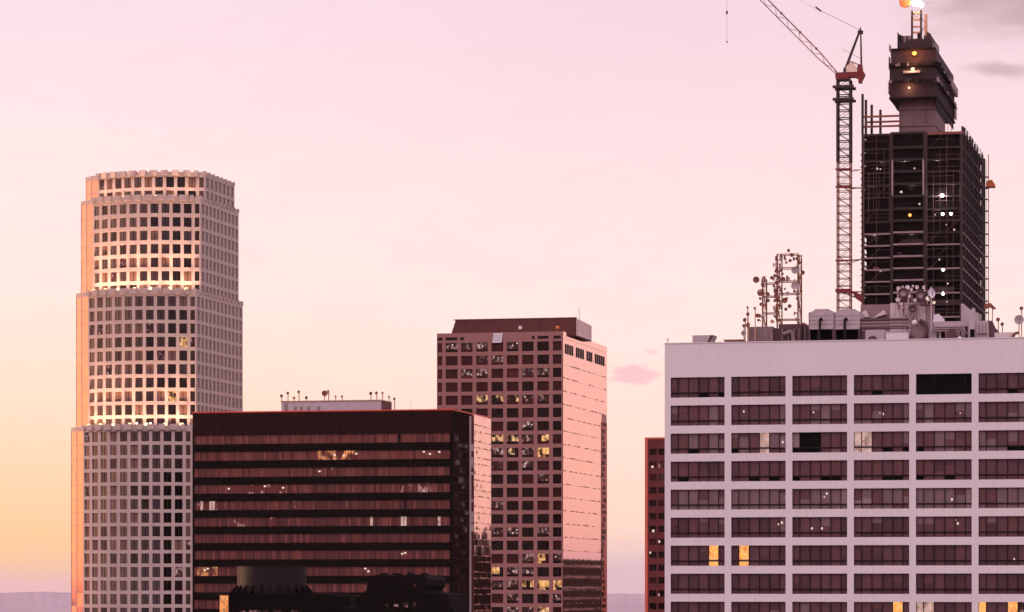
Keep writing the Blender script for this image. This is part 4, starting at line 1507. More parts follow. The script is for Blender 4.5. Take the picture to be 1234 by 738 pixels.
mb.prism([(mid[0] - 1.0, mid[2] + 0.9), (mid[0] - 0.6, mid[2] + 1.1), (mid[0] + 1.0, mid[2] - 0.2), (mid[0] + 0.7, mid[2] - 0.6)], -0.25, 0.25, 1)
mb.tube((K.t(1038), 0, zk(72)), (K.t(1014), 0, zk(59)), 0.06, 0, 4)
mb.build('luffing_rope', [M['rope'], M['crane_dark']], crane)
mb = MB()
xh = K.t(876)
mb.tube((xh, 0, zk(-60)), (xh, 0, zk(46)), 0.05, 0, 4)
mb.box(xh - 0.28, xh + 0.28, -0.2, 0.2, zk(11.5), zk(8), 1)
mb.box(xh - 0.18, xh + 0.18, -0.15, 0.15, zk(46.5), zk(44.5), 1)
mb.tube((xh, 0, zk(-60)), (tip[0], 0, tip[2]), 0.05, 0, 4)
mb.build('hoist_rope', [M['rope'], M['crane_dark']], crane)

# ------------------------------------------------------------------ white office building
W = Frame(801, 450.0)
white = building('white_office_building', 'broad white office building with deep bays of curtained windows', 'office building', W)
w0, wwid = W.t(808.2), W.t(873.2) - W.t(808.2)
wper = (W.t(1179.2) - W.t(808.2)) / 5.0
NB = 8
xe = w0 + wper * (NB - 1) + wwid + (w0 - 0)
dW = W.Y - w0 * GS
zrow = [ZC + (HY - (455.3 + 33.75 * r)) * dW / F for r in range(12)]
wht = 24.3 * dW / F
zwt = W.z(414.6)
us = [0.0]
for b in range(NB):
    us += [w0 + wper * b, w0 + wper * b + wwid]
us.append(xe)
zs = [0.0]
for r in reversed(range(12)):
    zs += [zrow[r] - wht, zrow[r]]
zs.append(zwt)
mb = MB()
mb.grid_wall(lambda u, z, d: (u, d, z), us, zs, lambda i, j: i % 2 == 1 and j % 2 == 1, 0.35)
mb.poly([(0, 0, 0), (0, 45, 0), (0, 45, zwt), (0, 0, zwt)])
mb.poly([(xe, 0, 0), (xe, 45, 0), (xe, 45, zwt), (xe, 0, zwt)])
mb.poly([(0, 45, 0), (xe, 45, 0), (xe, 45, zwt), (0, 45, zwt)])
mb.build('wall', [M['white_paint']], white)
mb = MB()
mb.box(-0.06, xe, -0.07, 0.5, zwt, zwt + 0.12)
mb.box(-0.06, 0.5, 0.505, 45, zwt, zwt + 0.12)
mb.build('coping', [M['white_paint']], white)
zrf = zwt - 0.5
mb = MB()
mb.poly([(0.01, 0.4, zrf), (xe, 0.4, zrf), (xe, 44.9, zrf), (0.01, 44.9, zrf)])
mb.build('roof', [M['roof_gravel']], white)
wsp = {}
for b, r, p, v in [(2, 2, 1, 'v'), (2, 2, 2, 'v'), (2, 2, 0, 'p'), (1, 2, 3, 'c'), (1, 2, 5, 'p'), (1, 2, 1, 'g'), (3, 2, 0, 'c'), (3, 2, 1, 'c'), (0, 6, 4, 'a'), (1, 6, 1, 'a'), (3, 8, 4, 'a'), (4, 8, 0, 'c'), (4, 8, 1, 'c'),
                   (5, 8, 0, 'a'), (5, 8, 3, 'a'), (5, 8, 4, 'd'), (3, 4, 0, 'p'), (3, 4, 1, 'p'), (4, 4, 5, 'p'), (2, 4, 5, 'p'), (2, 4, 2, 'g'), (1, 4, 1, 'g'), (1, 4, 3, 'g'), (0, 4, 1, 'g'), (0, 4, 2, 'g'), (0, 2, 4, 'g'), (0, 2, 2, 'g'), (2, 8, 1, 'g'), (1, 8, 4, 'g'),
                   (5, 4, 3, 'g'), (5, 4, 4, 'g'), (4, 4, 3, 'g')]:
    wsp[(b, r, p)] = v
for p in range(6):
    wsp[(4, 0, p)] = 'v'
wdots = [(1060, 498), (1064, 499), (1157, 498), (1154, 631), (1151, 627), (938, 632), (942, 630), (993, 599), (996, 595), (896, 496), (980, 497), (1027, 599), (946, 600), (943, 533), (865, 658), (893, 659), (1040, 529), (1050, 531), (1147, 602), (978, 637), (990, 637), (1222, 674)]
wmats = M['curtain'] + [M['void'], M['lit_amber'], M['lit_cream'], M['lit_spot'], M['lit_dim']]
fr_cuts = [0.0, 0.135, 0.325, 0.515, 0.70, 0.885, 1.0]
for r in range(12):
    for b in range(NB):
        x0 = w0 + wper * b
        zt, zb = zrow[r], zrow[r] - wht
        zm = zb + wht * 0.235
        mb = MB()
        base = {0: (0, 1, 1), 1: (0, 0, 2, 3), 2: (0, 3, 2, 3), 3: (2, 0, 0), 4: (3, 3, 2, 3), 5: (0, 1, 0, 2), 6: (1, 0, 1), 7: (1, 1, 0), 8: (1, 0)}.get(r, (0, 1))
        for p in range(6):
            a, c = x0 + wwid * fr_cuts[p], x0 + wwid * fr_cuts[p + 1]
            mi = rnd.choice(base)
            v = wsp.get((b, r, p))
            if v:
                mi = {'v': 5, 'a': 6, 'c': 7, 'p': 4, 'g': 3, 'd': 9}[v]
            j = rnd.uniform(0, 0.05)
            if mi < 5 and rnd.random() < 0.42:               # a blind let part of the way down
                zq = zm + (zt - zm) * rnd.uniform(0.12, 0.75)
                up = rnd.choice((0, 2, 3, 3)) if r in (1, 2, 4, 5) else rnd.choice((0, 2, 1))
                mb.poly([(a, 0.30 + j, zm), (c, 0.30 + j, zm), (c, 0.30 + j, zq), (a, 0.30 + j, zq)], mi)
                mb.poly([(a, 0.30 + j, zq), (c, 0.30 + j, zq), (c, 0.30 + j, zt), (a, 0.30 + j, zt)], up)
            elif mi in (6, 7):                               # lamplight falls on the upper part of the curtain first
                zq = zm + (zt - zm) * 0.1
                mb.poly([(a + 0.06, 0.30 + j, zq), (c - 0.06, 0.30 + j, zq), (c - 0.06, 0.30 + j, zt), (a + 0.06, 0.30 + j, zt)], mi)
                mb.poly([(a, 0.30 + j, zm), (c, 0.30 + j, zm), (c, 0.30 + j, zq), (a, 0.30 + j, zq)], 4)
            else:
                mb.poly([(a, 0.30 + j, zm), (c, 0.30 + j, zm), (c, 0.30 + j, zt), (a, 0.30 + j, zt)], mi)
            lo = mi
            if r in (2, 3, 0) and rnd.random() < 0.28 and mi < 5:
                lo = 5
            elif mi < 5 and rnd.random() < 0.5:
                lo = rnd.choice(base)
            mb.poly([(a, 0.34, zb), (c, 0.34, zb), (c, 0.34, zm), (a, 0.34, zm)], lo)
        for px, py in wdots:
            xx = W.t(px)
            zz = W.z(py, xx)
            if x0 < xx < x0 + wwid and zb < zz < zt:
                s_ = rnd.uniform(0.06, 0.13)
                mb.box(xx - s_, xx + s_, 0.27, 0.285, zz - s_ * 1.2, zz + s_ * 1.2, 8)
        wo_ = mb.build('window', wmats, white, label='unglazed black window bay' if (b, r) == (4, 0) else None)
        if (b, r) != (4, 0):
            fb = MB()
            for p in range(1, 6):
                xx = x0 + wwid * fr_cuts[p]
                if wsp.get((b, r, p)) == 'v' and wsp.get((b, r, p - 1)) == 'v':
                    continue
                fb.box(xx - 0.05, xx + 0.05, 0.16, 0.24, zb, zt)
            fb.box(x0, x0 + wwid, 0.17, 0.23, zm - 0.08, zm + 0.08)
            fb.box(x0, x0 + 0.06, 0.14, 0.24, zb, zt)
            fb.box(x0 + wwid - 0.06, x0 + wwid, 0.14, 0.24, zb, zt)
            fb.build('frame', [M['frame_dark']], wo_)

# ------------------------------------------------------------------ rooftop plant on the white building


class Spot:
    """a thing standing on a roof at photo column px, y metres behind the front"""
    def __init__(self, name, label, cat, fr, px, y, z0, group=None):
        self.fr, self.yy, self.z0 = fr, y, z0
        self.t0 = fr.t(px, y)
        self.e = thing(name, label, cat, fr.world(self.t0, y, z0), group)

    def x(self, px, dy=0.0):
        return self.fr.t(px, self.yy + dy) - self.t0

    def z(self, py, dy=0.0):
        return self.fr.z(py, self.t0, self.yy + dy) - self.z0

    def box(self, mb, px0, px1, py0, py1, d0, d1, m=0):
        zb = 0.0 if py1 is None else self.z(py1, d0)
        mb.box(self.x(px0, d0), self.x(px1, d0), d0, d1, zb, self.z(py0, d0), m)


s = Spot('roof_vent', 'grey slant-ended vent box alone near the corner of the white roof', 'vent', W, 846, 3.0, zrf)
mb = MB(); mb.prism([(s.x(834.5), 0), (s.x(853), 0), (s.x(860), s.z(404.2)), (s.x(834.5), s.z(404.2))], 0, 3.0); mb.build('housing', [M['duct']], s.e)
mb = MB(); mb.poly([(s.x(853.6), -0.02, 0.5), (s.x(860.2), -0.02, s.z(404.6)), (s.x(856), -0.02, s.z(404.6)), (s.x(851), -0.02, 0.5)]); mb.build('louvre', [M['pent_red']], s.e)
s = Spot('roof_hatch', 'low flat dark-lidded hatch on the white roof', 'hatch', W, 884, 2.5, zrf)
mb = MB(); s.box(mb, 874, 893, 411, None, 0, 2.5); mb.build('curb', [M['duct']], s.e)
mb = MB(); s.box(mb, 872, 895, 409.3, 410.9, -0.2, 2.7); mb.build('lid', [M['crane_rust']], s.e)
s = Spot('corner_post', 'short pale post at the corner of the white parapet', 'post', W, 804.5, 0.8, zrf)
mb = MB(); mb.tube((0, 0, 0), (0, 0, s.z(409)), 0.10); mb.build('stem', [M['duct_white']], s.e)
mb = MB(); mb.ball((0, 0, s.z(408.8)), 0.14); mb.build('cap', [M['duct_white']], s.e)

s = Spot('plant_room', 'stained low plant room under the rusty antenna tower', 'plant room', W, 935, 7.0, zrf)
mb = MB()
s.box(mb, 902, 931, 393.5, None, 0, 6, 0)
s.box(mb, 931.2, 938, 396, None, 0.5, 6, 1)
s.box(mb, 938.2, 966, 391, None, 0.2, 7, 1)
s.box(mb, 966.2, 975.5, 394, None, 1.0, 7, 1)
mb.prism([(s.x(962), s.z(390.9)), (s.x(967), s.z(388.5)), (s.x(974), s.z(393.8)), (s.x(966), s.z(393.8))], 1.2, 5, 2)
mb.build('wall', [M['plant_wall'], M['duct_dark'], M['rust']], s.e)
mb = MB()
for px in (907, 913, 919, 926, 943, 950, 957, 963, 970):
    mb.box(s.x(px) - 0.05, s.x(px) + 0.05, -0.14, -0.02, 0, s.z(396))
mb.tube((s.x(944), -0.3, s.z(403)), (s.x(955), -0.3, s.z(400)), 0.25)
mb.tube((s.x(955), -0.3, s.z(400)), (s.x(958), -0.3, 0), 0.25)
mb.build('pipe', [M['plant_wall']], s.e)

s = Spot('antenna_tower', 'rusty lattice antenna tower crowded with round dishes on the white roof', 'antenna tower', W, 940, 10.0, zrf)
mb = MB()
base = 393


def leg(mb, px, d, p0, p1, r=0.11, m=0):
    mb.tube((s.x(px), d, s.z(p1)), (s.x(px), d, s.z(p0)), r, m, 5)


for px, d, top in ((936.5, 0, 306.5), (939.5, 2.2, 306.5), (961.5, 0, 306.5), (963, 2.2, 308), (918.5, 0.4, 333), (921, 2.0, 335)):
    leg(mb, px, d, top, 396, 0.115 if px < 938 or px > 960 else 0.09)
mb.build('mast', [M['rust']], s.e)
mb = MB()
for py, a, b in ((306.5, 936.5, 962), (323, 936.5, 962), (339, 936.5, 963), (354, 936.5, 963), (385, 936.5, 963), (341, 917, 937), (357, 918, 937), (377, 918, 937)):
    for d in (0, 2.1):
        mb.tube((s.x(a), d, s.z(py)), (s.x(b), d, s.z(py)), 0.07, 0, 4)
for (a, b, c, d_) in ((936.5, 323, 939.5, 339), (939.5, 323, 936.5, 339), (936.5, 354, 939.5, 372), (939.5, 354, 936.5, 372), (936.5, 372, 939.5, 392), (961.5, 323, 963, 354), (961.5, 354, 963, 385), (918.5, 341, 921, 377), (918.5, 377, 921, 395)):
    mb.tube((s.x(a), 0, s.z(b)), (s.x(c), 2.1, s.z(d_)), 0.08, 0, 4)
lr = random.Random(5)
for (a, c) in ((936.5, 939.5), (961.5, 963), (918.5, 921)):
    py = 308 if a > 930 else 335
    k = 0
    while py < 392:
        mb.tube((s.x(a), 0, s.z(py)), (s.x(c), 2.1, s.z(py)), 0.032, 0, 4)
        mb.tube((s.x(a if k % 2 else c), 0, s.z(py)), (s.x(c if k % 2 else a), 2.1, s.z(py + 4.5)), 0.032, 0, 4)
        py += 4.5
        k += 1
for q in range(34):
    px, py = lr.choice((918, 921, 936, 938, 940, 961, 963, 949)), lr.uniform(309, 390)
    if px < 930 and py < 336 or px == 949 and py > 345:
        continue
    dx_ = lr.choice((-3.2, -2.4, 2.4, 3.2))
    mb.tube((s.x(px), 0, s.z(py)), (s.x(px + dx_), -0.3, s.z(py - 0.6)), 0.05, 0, 4)
    mb.box(s.x(px + dx_) - 0.09, s.x(px + dx_) + 0.09, -0.42, -0.25, s.z(py + 2.2), s.z(py - 2.2), 0)
mb.build('cross_brace', [M['rust_pale']], s.e)
dishes = [(912, 337.5, 4.2, 'rust'), (917.5, 353, 4.4, 'rust'), (926, 355, 2.6, 'rust'), (926, 362.5, 2.4, 'duct_dark'), (918, 367, 2.2, 'rust'), (958.8, 327, 4.6, 'dish_grey'), (959, 345.5, 5.0, 'dish_grey'), (950, 355, 2.8, 'dish_grey'),
          (946.7, 363, 3.6, 'rust'), (952.5, 370, 2.5, 'rust'), (947.7, 373.5, 2.2, 'rust'), (963.5, 318, 2.6, 'rust'), (968.5, 330, 2.8, 'rust'), (954.8, 308.5, 2.6, 'rust'), (951.3, 303, 2.2, 'rust'), (931, 335.5, 2.4, 'rust'), (944.5, 337.5, 3.0, 'rust'),
          (937, 327.5, 2.8, 'rust'), (937, 341.5, 3.0, 'rust'), (936, 352, 3.2, 'rust'), (936.5, 357.5, 3.2, 'rust'), (938, 369, 2.6, 'rust'), (937, 376.5, 2.8, 'rust'), (965, 336.5, 2.4, 'rust'), (913.5, 380.5, 2.6, 'rust'), (916.5, 381, 2.4, 'rust'), (948.5, 317.5, 2.0, 'dish_grey'), (966, 352.5, 2.0, 'rust'), (938.5, 347, 2.4, 'rust'), (935, 363, 2.2, 'rust'), (939, 363, 2.0, 'rust'), (936, 382, 2.4, 'rust'), (938, 387, 2.2, 'rust'), (934.5, 333, 2.0, 'rust'), (939.5, 335, 2.0, 'rust'), (962, 361, 2.2, 'rust'), (963.5, 371, 2.0, 'rust'), (961, 313, 2.2, 'rust'), (920.5, 345, 2.0, 'rust'), (917, 360, 1.8, 'rust'), (931.5, 388, 2.4, 'rust_pale'), (944, 331, 1.8, 'rust'), (953, 315, 2.2, 'rust'), (942.5, 349, 1.8, 'rust'), (958, 352, 1.8, 'rust')]
msp = (W.Y + 10) / F
for q in range(30):
    px = lr.choice((916, 918, 921, 935, 936, 939, 940, 943, 947, 954, 961, 963, 965)) + lr.uniform(-2.5, 2.5)
    py = lr.uniform(310, 390)
    if px < 930 and py < 338:
        continue
    dishes.append((px, py, lr.uniform(1.0, 2.0), lr.choice(('rust', 'rust', 'rust_pale', 'dish_grey'))))
for px, py, r_, m_ in dishes:
    mb = MB()
    yaw = rnd.uniform(-0.45, 0.45)
    d = -0.5 - rnd.random() * 0.3
    mb.dish((s.x(px), d, s.z(py)), r_ * msp * 0.95, (sin(yaw), -cos(yaw), rnd.uniform(-0.05, 0.1)), 0)
    mb.tube((s.x(px), d + 0.05, s.z(py)), (s.x(px + (1.5 if px < 940 else -1.5)), 0.3, s.z(py) - 0.05), 0.06, 1, 4)
    mb.build('dish', [M[m_], M['rust']], s.e)
for px, p0, p1 in ((935.8, 309, 315), (963, 309, 316), (946, 308, 313), (942, 307, 314), (949, 333, 340), (943, 352, 357), (922, 333, 340), (957, 311, 315), (941, 322, 328)):
    mb = MB()
    mb.box(s.x(px) - 0.12, s.x(px) + 0.12, -0.55, -0.25, s.z(p1), s.z(p0))
    mb.tube((s.x(px), -0.3, s.z((p0 + p1) / 2)), (s.x(px), 0.1, s.z((p0 + p1) / 2)), 0.05)
    mb.build('panel_antenna', [M['rust']], s.e)


def dish_thing(fr, px, y, z0, py, r_px, m_, label, group, mpp, yaw=0.0, pole=0.07, feed=True):
    q = Spot('satellite_dish', label, 'satellite dish', fr, px, y, z0, group)
    zc = q.z(py)
    p = MB(); p.tube((0, 0.05, 0), (0, 0.05, zc), pole); p.build('pole', [M['rust_pale']], q.e)
    p = MB(); p.dish((0, -0.15, zc), r_px * mpp, (sin(yaw), -cos(yaw), 0.12), 0); p.build('reflector', [M[m_]], q.e)
    if feed:
        p = MB(); r = r_px * mpp
        p.tube((0, -0.15, zc - r * 0.9), (sin(yaw) * r, -0.15 - cos(yaw) * r * 1.1, zc + 0.05), 0.03)
        p.ball((sin(yaw) * r, -0.15 - cos(yaw) * r * 1.1, zc + 0.05), 0.08 + 0.1 * mpp)
        p.build('feed_horn', [M['rust']], q.e)
    return q


grp = 'rusty dishes beside the antenna tower'
for px, py, r_, m_, lab in ((898, 386, 2.6, 'rust', 'small rusty dish on the lowest pole left of the plant room'), (901.5, 379, 2.2, 'rust', 'small rusty dish above two others left of the plant room'), (896.5, 393, 2.0, 'rust', 'smallest rusty dish lowest beside the plant room wall'),
                            (902, 392, 3.0, 'rust', 'rusty dish against the plant room corner'), (910, 372, 1.8, 'rust_pale', 'pale tiny dish on a tall thin pole by the antenna tower'), (901, 371, 1.6, 'rust_pale', 'pale tiny dish topmost of the poles by the plant room corner'), (896.5, 402, 3.2, 'dish_grey', 'grey dish at roof level beside the plant room')):
    dish_thing(W, px, 6.0, zrf, py, r_, m_, lab, grp, msp, rnd.uniform(-0.5, 0.5))

for (a, b, lab) in ((974.5, 1004.6, 'pale cooling unit on black legs next to the antenna tower'), (1005.4, 1036, 'pale cooling unit on black legs below the crane mast')):
    s = Spot('cooling_unit', lab, 'cooling unit', W, (a + b) / 2, 6.0, zrf, 'cooling units on the white roof')
    m = (a + b) / 2
    mb = MB()
    mb.prism([(s.x(a), s.z(397)), (s.x(b), s.z(397)), (s.x(b), s.z(376)), (s.x(b - 4), s.z(374.3)), (s.x(b - 6), s.z(372.6)), (s.x(a + 8), s.z(372.6)), (s.x(a + 5), s.z(375.3)), (s.x(a), s.z(376.5))], 0, 4.5)
    mb.build('casing', [M['duct']], s.e)
    mb = MB()
    for py in (381, 386, 391):
        mb.box(s.x(a) + 0.05, s.x(b) - 0.05, -0.03, -0.004, s.z(py) - 0.025, s.z(py) + 0.025)
    mb.box(s.x(a), s.x(a) + 0.12, -0.05, -0.004, s.z(396.5), s.z(377))
    mb.build('panel_seam', [M['plant_wall']], s.e)
    mb = MB(); s.box(mb, a + 1, b - 1, 397.2, None, 0.8, 4.4); mb.build('intake', [M['void']], s.e)
    for px in (a + 0.6, m - 3, b - 0.8):
        mb = MB(); mb.box(s.x(px) - 0.12, s.x(px) + 0.12, 0.1, 0.5, 0, s.z(397.05)); mb.build('leg', [M['duct_dark']], s.e)
    mb = MB()
    px = a + 14 if a < 1000 else a + 13
    mb.tube((s.x(px), -0.4, 0), (s.x(px), -0.4, s.z(385)), 0.17)
    mb.tube((s.x(px), -0.4, s.z(385)), (s.x(px + 2.2), -0.4, s.z(384.3)), 0.17)
    mb.tube((s.x(px + 2.2), -0.4, s.z(384.3)), (s.x(px + 2.4), -0.05, s.z(386)), 0.12)
    mb.build('pipe', [M['frame_dark']], s.e)

s = Spot('screen_wall', 'pale screen wall patched with lighter panels at the foot of the unfinished tower', 'screen', W, 1074, 11.0, zrf)
mb = MB(); s.box(mb, 1037, 1072.5, 366.8, None, 0, 0.3, 0); mb.build('grey_panel', [M['plant_wall']], s.e)
mb = MB(); s.box(mb, 1072.7, 1114, 365.5, None, -0.1, 0.3, 0)
for px in (1078, 1084, 1091, 1098, 1106):
    mb.box(s.x(px) - 0.04, s.x(px) + 0.04, -0.16, -0.11, s.z(384), s.z(366.5))
mb.build('white_panel', [M['duct_white']], s.e)
mb = MB(); s.box(mb, 1114.2, 1126, 370, None, 0.1, 0.4, 0); mb.build('grey_panel', [M['mesh']], s.e)
mb = MB()
mb.prism([(s.x(1038), s.z(383)), (s.x(1040), s.z(376)), (s.x(1044), s.z(373.5)), (s.x(1048), s.z(382))], -0.8, -0.2)
mb.prism([(s.x(1052), s.z(384)), (s.x(1066), s.z(374)), (s.x(1069), s.z(379)), (s.x(1062), s.z(381))], -0.8, -0.2)
mb.build('leaning_sheet', [M['duct_white']], s.e)

s = Spot('pipe_rack', 'long rack of horizontal pipes beside the pale cooling units', 'pipe rack', W, 1066, 6.5, zrf)
for py in (385.5, 389, 393, 396):
    mb = MB(); mb.tube((s.x(1036.8), 0, s.z(py)), (s.x(1094 if py < 395 else 1100), 0, s.z(py)), 0.19 if py != 396 else 0.1, 0, 8); mb.build('pipe', [M['duct_dark'] if py in (385.5, 396) else M['plant_wall']], s.e)
for px in (1038, 1067.5, 1093):
    mb = MB(); mb.box(s.x(px) - 0.09, s.x(px) + 0.09, 0.22, 0.4, 0, s.z(384)); mb.build('support', [M['duct_white'] if px == 1067.5 else M['duct_dark']], s.e)
s = Spot('pump_cabinet', 'pale low cabinet with a bent dark pipe in front of the pipe rack', 'cabinet', W, 1055, 3.5, zrf)
mb = MB(); s.box(mb, 1043, 1066.5, 397.8, None, 0, 1.6); mb.build('case', [M['duct']], s.e)
mb = MB()
mb.tube((s.x(1046), -0.3, 0.7), (s.x(1050), -0.3, 1.2), 0.16); mb.tube((s.x(1050), -0.3, 1.2), (s.x(1054), -0.3, 1.2), 0.16); mb.tube((s.x(1054), -0.3, 1.2), (s.x(1058), -0.3, 0.6), 0.16)
mb.build('pipe', [M['duct_dark']], s.e)
s = Spot('white_cabinet', 'plain white cabinet in front of the pipe rack', 'cabinet', W, 1081, 3.0, zrf)
mb = MB(); s.box(mb, 1067.5, 1094, 400.3, None, 0, 1.8); mb.build('case', [M['white_paint']], s.e)
mb = MB(); s.box(mb, 1067, 1094.5, 399.2, 400.2, -0.08, 1.9); mb.build('lid', [M['duct']], s.e)

s = Spot('exhaust_fan', 'dark curled exhaust fan between the white cabinet and grey ducts', 'exhaust fan', W, 1106, 4.5, zrf)
mb = MB()
cx_, cz_, r0 = s.x(1106), s.z(398), 12 * (W.Y + 4.5) / F
n = 14
for k in range(n):
    a0, a1 = radians(-150 + 230 * k / n), radians(-150 + 230 * (k + 1) / n)
    mb.tube((cx_ + r0 * cos(a0) * 0.9, 0.3, cz_ + r0 * sin(a0)), (cx_ + r0 * cos(a1) * 0.9, 0.3, cz_ + r0 * sin(a1)), 0.26, 0, 8)
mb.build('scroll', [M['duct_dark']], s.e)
mb = MB(); mb.box(s.x(1096), s.x(1117), 0.65, 2.2, 0, s.z(386)); mb.build('casing', [M['plant_wall']], s.e)
mb = MB(); mb.ball((s.x(1102), -0.1, s.z(389)), 0.35); mb.tube((s.x(1102), 0.2, s.z(389)), (s.x(1102), 0.66, s.z(389)), 0.1); mb.build('motor_cap', [M['white_paint']], s.e)
mb = MB(); s.box(mb, 1095, 1119, 408, None, -0.3, 0.62); mb.build('base', [M['duct_dark']], s.e)

s = Spot('ring_antenna_rack', 'crowded rack of dark ringed antennas and pale dishes before the unfinished tower', 'antenna rack', W, 1102, 9.5, zrf)
mr_ = (W.Y + 9.5) / F
for px, p0 in ((1082, 346), (1094, 352), (1105, 346), (1114, 344), (1122, 346), (1089, 358), (1099, 356)):
    mb = MB(); mb.tube((s.x(px), 0.15, 0), (s.x(px), 0.15, s.z(p0)), 0.08); mb.build('post', [M['mesh'] if px % 2 else M['duct_white']], s.e)
mb = MB()
for py in (351, 360, 367):
    mb.tube((s.x(1079), 0.2, s.z(py)), (s.x(1126), 0.2, s.z(py)), 0.06)
mb.build('rail', [M['rust_pale']], s.e)
for px, py, r_ in ((1089, 353, 5.2), (1109.5, 356, 5.0), (1100, 372, 3.4), (1112, 365, 3.2)):
    mb = MB()
    r = r_ * mr_
    for k in range(16):
        a0, a1 = 2 * pi * k / 16, 2 * pi * (k + 1) / 16
        mb.tube((s.x(px) + r * cos(a0), -0.25, s.z(py) + r * sin(a0)), (s.x(px) + r * cos(a1), -0.25, s.z(py) + r * sin(a1)), 0.17, 0, 6)
    mb.dish((s.x(px), -0.1, s.z(py)), r * 0.9, (0.1, -1, 0), 1)
    mb.build('ring_antenna', [M['duct_dark'], M['mesh']], s.e)
for px, py, r_, ax_ in ((1122, 354, 5.6, 1.3), (1083, 347.5, 2.5, 0.2), (1094, 346.5, 2.7, -0.1), (1105, 346.5, 2.4, 0.3), (1098.5, 349, 1.8, 0), (1118.5, 362, 2.2, 0.3), (1082, 361, 2.6, 0.0), (1126, 365, 1.6, 0.2), (1088, 346, 1.6, 0.5), (1100.5, 345, 1.5, -0.4), (1113, 347, 2.0, 0.5), (1096, 357, 2.0, 0.2), (1103, 362, 2.2, -0.3), (1086, 366, 1.8, 0.3)):
    mb = MB(); mb.dish((s.x(px), -0.2, s.z(py)), r_ * mr_, (ax_, -1, 0.1), 0); mb.build('dish', [M['white_sheet'] if r_ > 2.6 else M['duct_white']], s.e)
for px, py in ((1118, 360.5), (1126, 366)):
    mb = MB(); mb.ball((s.x(px), -0.7, s.z(py)), 0.2); mb.tube((s.x(px), -0.6, s.z(py)), (s.x(px), 0.2, s.z(py)), 0.05); mb.build('lamp', [M['lit_spot']], s.e)

mb = MB()                                                # cables, stays and small brackets between the posts
rr_ = random.Random(9)
for q in range(26):
    px, py = rr_.uniform(1079, 1126), rr_.uniform(346, 380)
    mb.tube((s.x(px), -0.05, s.z(py)), (s.x(px + rr_.uniform(-5, 5)), -0.05, s.z(min(396, py + rr_.uniform(6, 24)))), rr_.choice((0.03, 0.05, 0.07)), rr_.choice((0, 1, 1)), 4)
mb.build('cable', [M['duct_white'], M['duct_dark']], s.e)

s = Spot('roof_duct', 'long grey duct with pipes and a pale tilted hood on the white roof', 'duct', W, 1146, 5.0, zrf)
mb = MB(); s.box(mb, 1126, 1168, 387.5, 394, 0, 1.5); s.box(mb, 1120, 1128, 396, None, 0.2, 1.4); mb.build('trunk', [M['duct']], s.e)
mb = MB()
for py in (396.5, 399):
    mb.tube((s.x(1124), -0.25, s.z(py)), (s.x(1160), -0.25, s.z(py)), 0.14)
mb.tube((s.x(1160), -0.25, s.z(396.5)), (s.x(1166), -0.25, s.z(403)), 0.14)
mb.build('pipe', [M['plant_wall']], s.e)
mb = MB(); mb.prism([(s.x(1124), s.z(389)), (s.x(1125), s.z(379)), (s.x(1131), s.z(378)), (s.x(1137), s.z(384)), (s.x(1137), s.z(387.4))], 0.2, 1.4); mb.build('hood', [M['white_sheet']], s.e)
for px, w_ in ((1124, 3), (1131, 2.5), (1152, 2), (1163, 3)):
    mb = MB(); s.box(mb, px, px + w_, 394.2, None, 0.3, 1.0); mb.build('leg', [M['duct_dark'] if px > 1150 else M['duct']], s.e)
s = Spot('fan_housing', 'round dark fan in a grey housing under the long duct', 'fan', W, 1147, 3.2, zrf)
mb = MB(); s.box(mb, 1139, 1156, 399.5, None, 0.35, 1.6); mb.build('casing', [M['plant_wall']], s.e)
mb = MB(); mb.tube((0, -0.02, s.z(404)), (0, 0.34, s.z(404)), 0.75, 0, 16); mb.build('fan', [M['duct_dark']], s.e)
s = Spot('white_sack', 'small rounded white sack on the roof edge by the round fan', 'sack', W, 1156.5, 2.2, zrf)
mb = MB(); mb.ball((0, 0, 0.45), 0.55, 0, 12, 8, sz=0.85); mb.build('bag', [M['white_sheet']], s.e, smooth=True)
mb = MB(); mb.tube((0, 0, 0.86), (0.05, 0, 1.02), 0.12, 0, 8, 0.18); mb.build('knot', [M['white_sheet']], s.e)

s = Spot('tent_screen', 'tall pale pointed screen leaning at the foot of the unfinished tower', 'screen', W, 1170, 8.0, zrf)
mb = MB(); mb.prism([(s.x(1158), 0), (s.x(1158), s.z(366)), (s.x(1161), s.z(366)), (s.x(1170), s.z(374)), (s.x(1172), s.z(371)), (s.x(1175), s.z(372)), (s.x(1175), s.z(376)), (s.x(1180), s.z(378)), (s.x(1181), 0)], 0, 0.5); mb.build('sheet', [M['duct']], s.e)
mb = MB(); mb.box(s.x(1156.6), s.x(1157.8), -0.1, 0.4, 0, s.z(367)); mb.build('post', [M['duct_dark']], s.e)
s = Spot('vent_stack', 'square grey vent stack with a black opening beside the tall screen', 'vent', W, 1171.5, 3.5, zrf)
mb = MB(); s.box(mb, 1167.5, 1175, 377, None, 0, 0.9); mb.build('shaft', [M['duct']], s.e)
mb = MB(); s.box(mb, 1169, 1174.4, 397, 406.5, -0.05, -0.004); mb.build('opening', [M['void']], s.e)
s = Spot('chiller', 'bulky grey chiller with a sloped dark end on the white roof', 'chiller', W, 1184, 4.0, zrf)
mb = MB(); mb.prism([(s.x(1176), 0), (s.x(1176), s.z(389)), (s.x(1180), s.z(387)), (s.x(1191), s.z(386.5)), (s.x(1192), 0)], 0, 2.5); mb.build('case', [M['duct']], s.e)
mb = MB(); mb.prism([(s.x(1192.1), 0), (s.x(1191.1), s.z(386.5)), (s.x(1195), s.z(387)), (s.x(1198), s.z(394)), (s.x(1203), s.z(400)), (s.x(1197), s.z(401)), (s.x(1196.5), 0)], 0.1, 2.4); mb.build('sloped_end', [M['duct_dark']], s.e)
mb = MB()
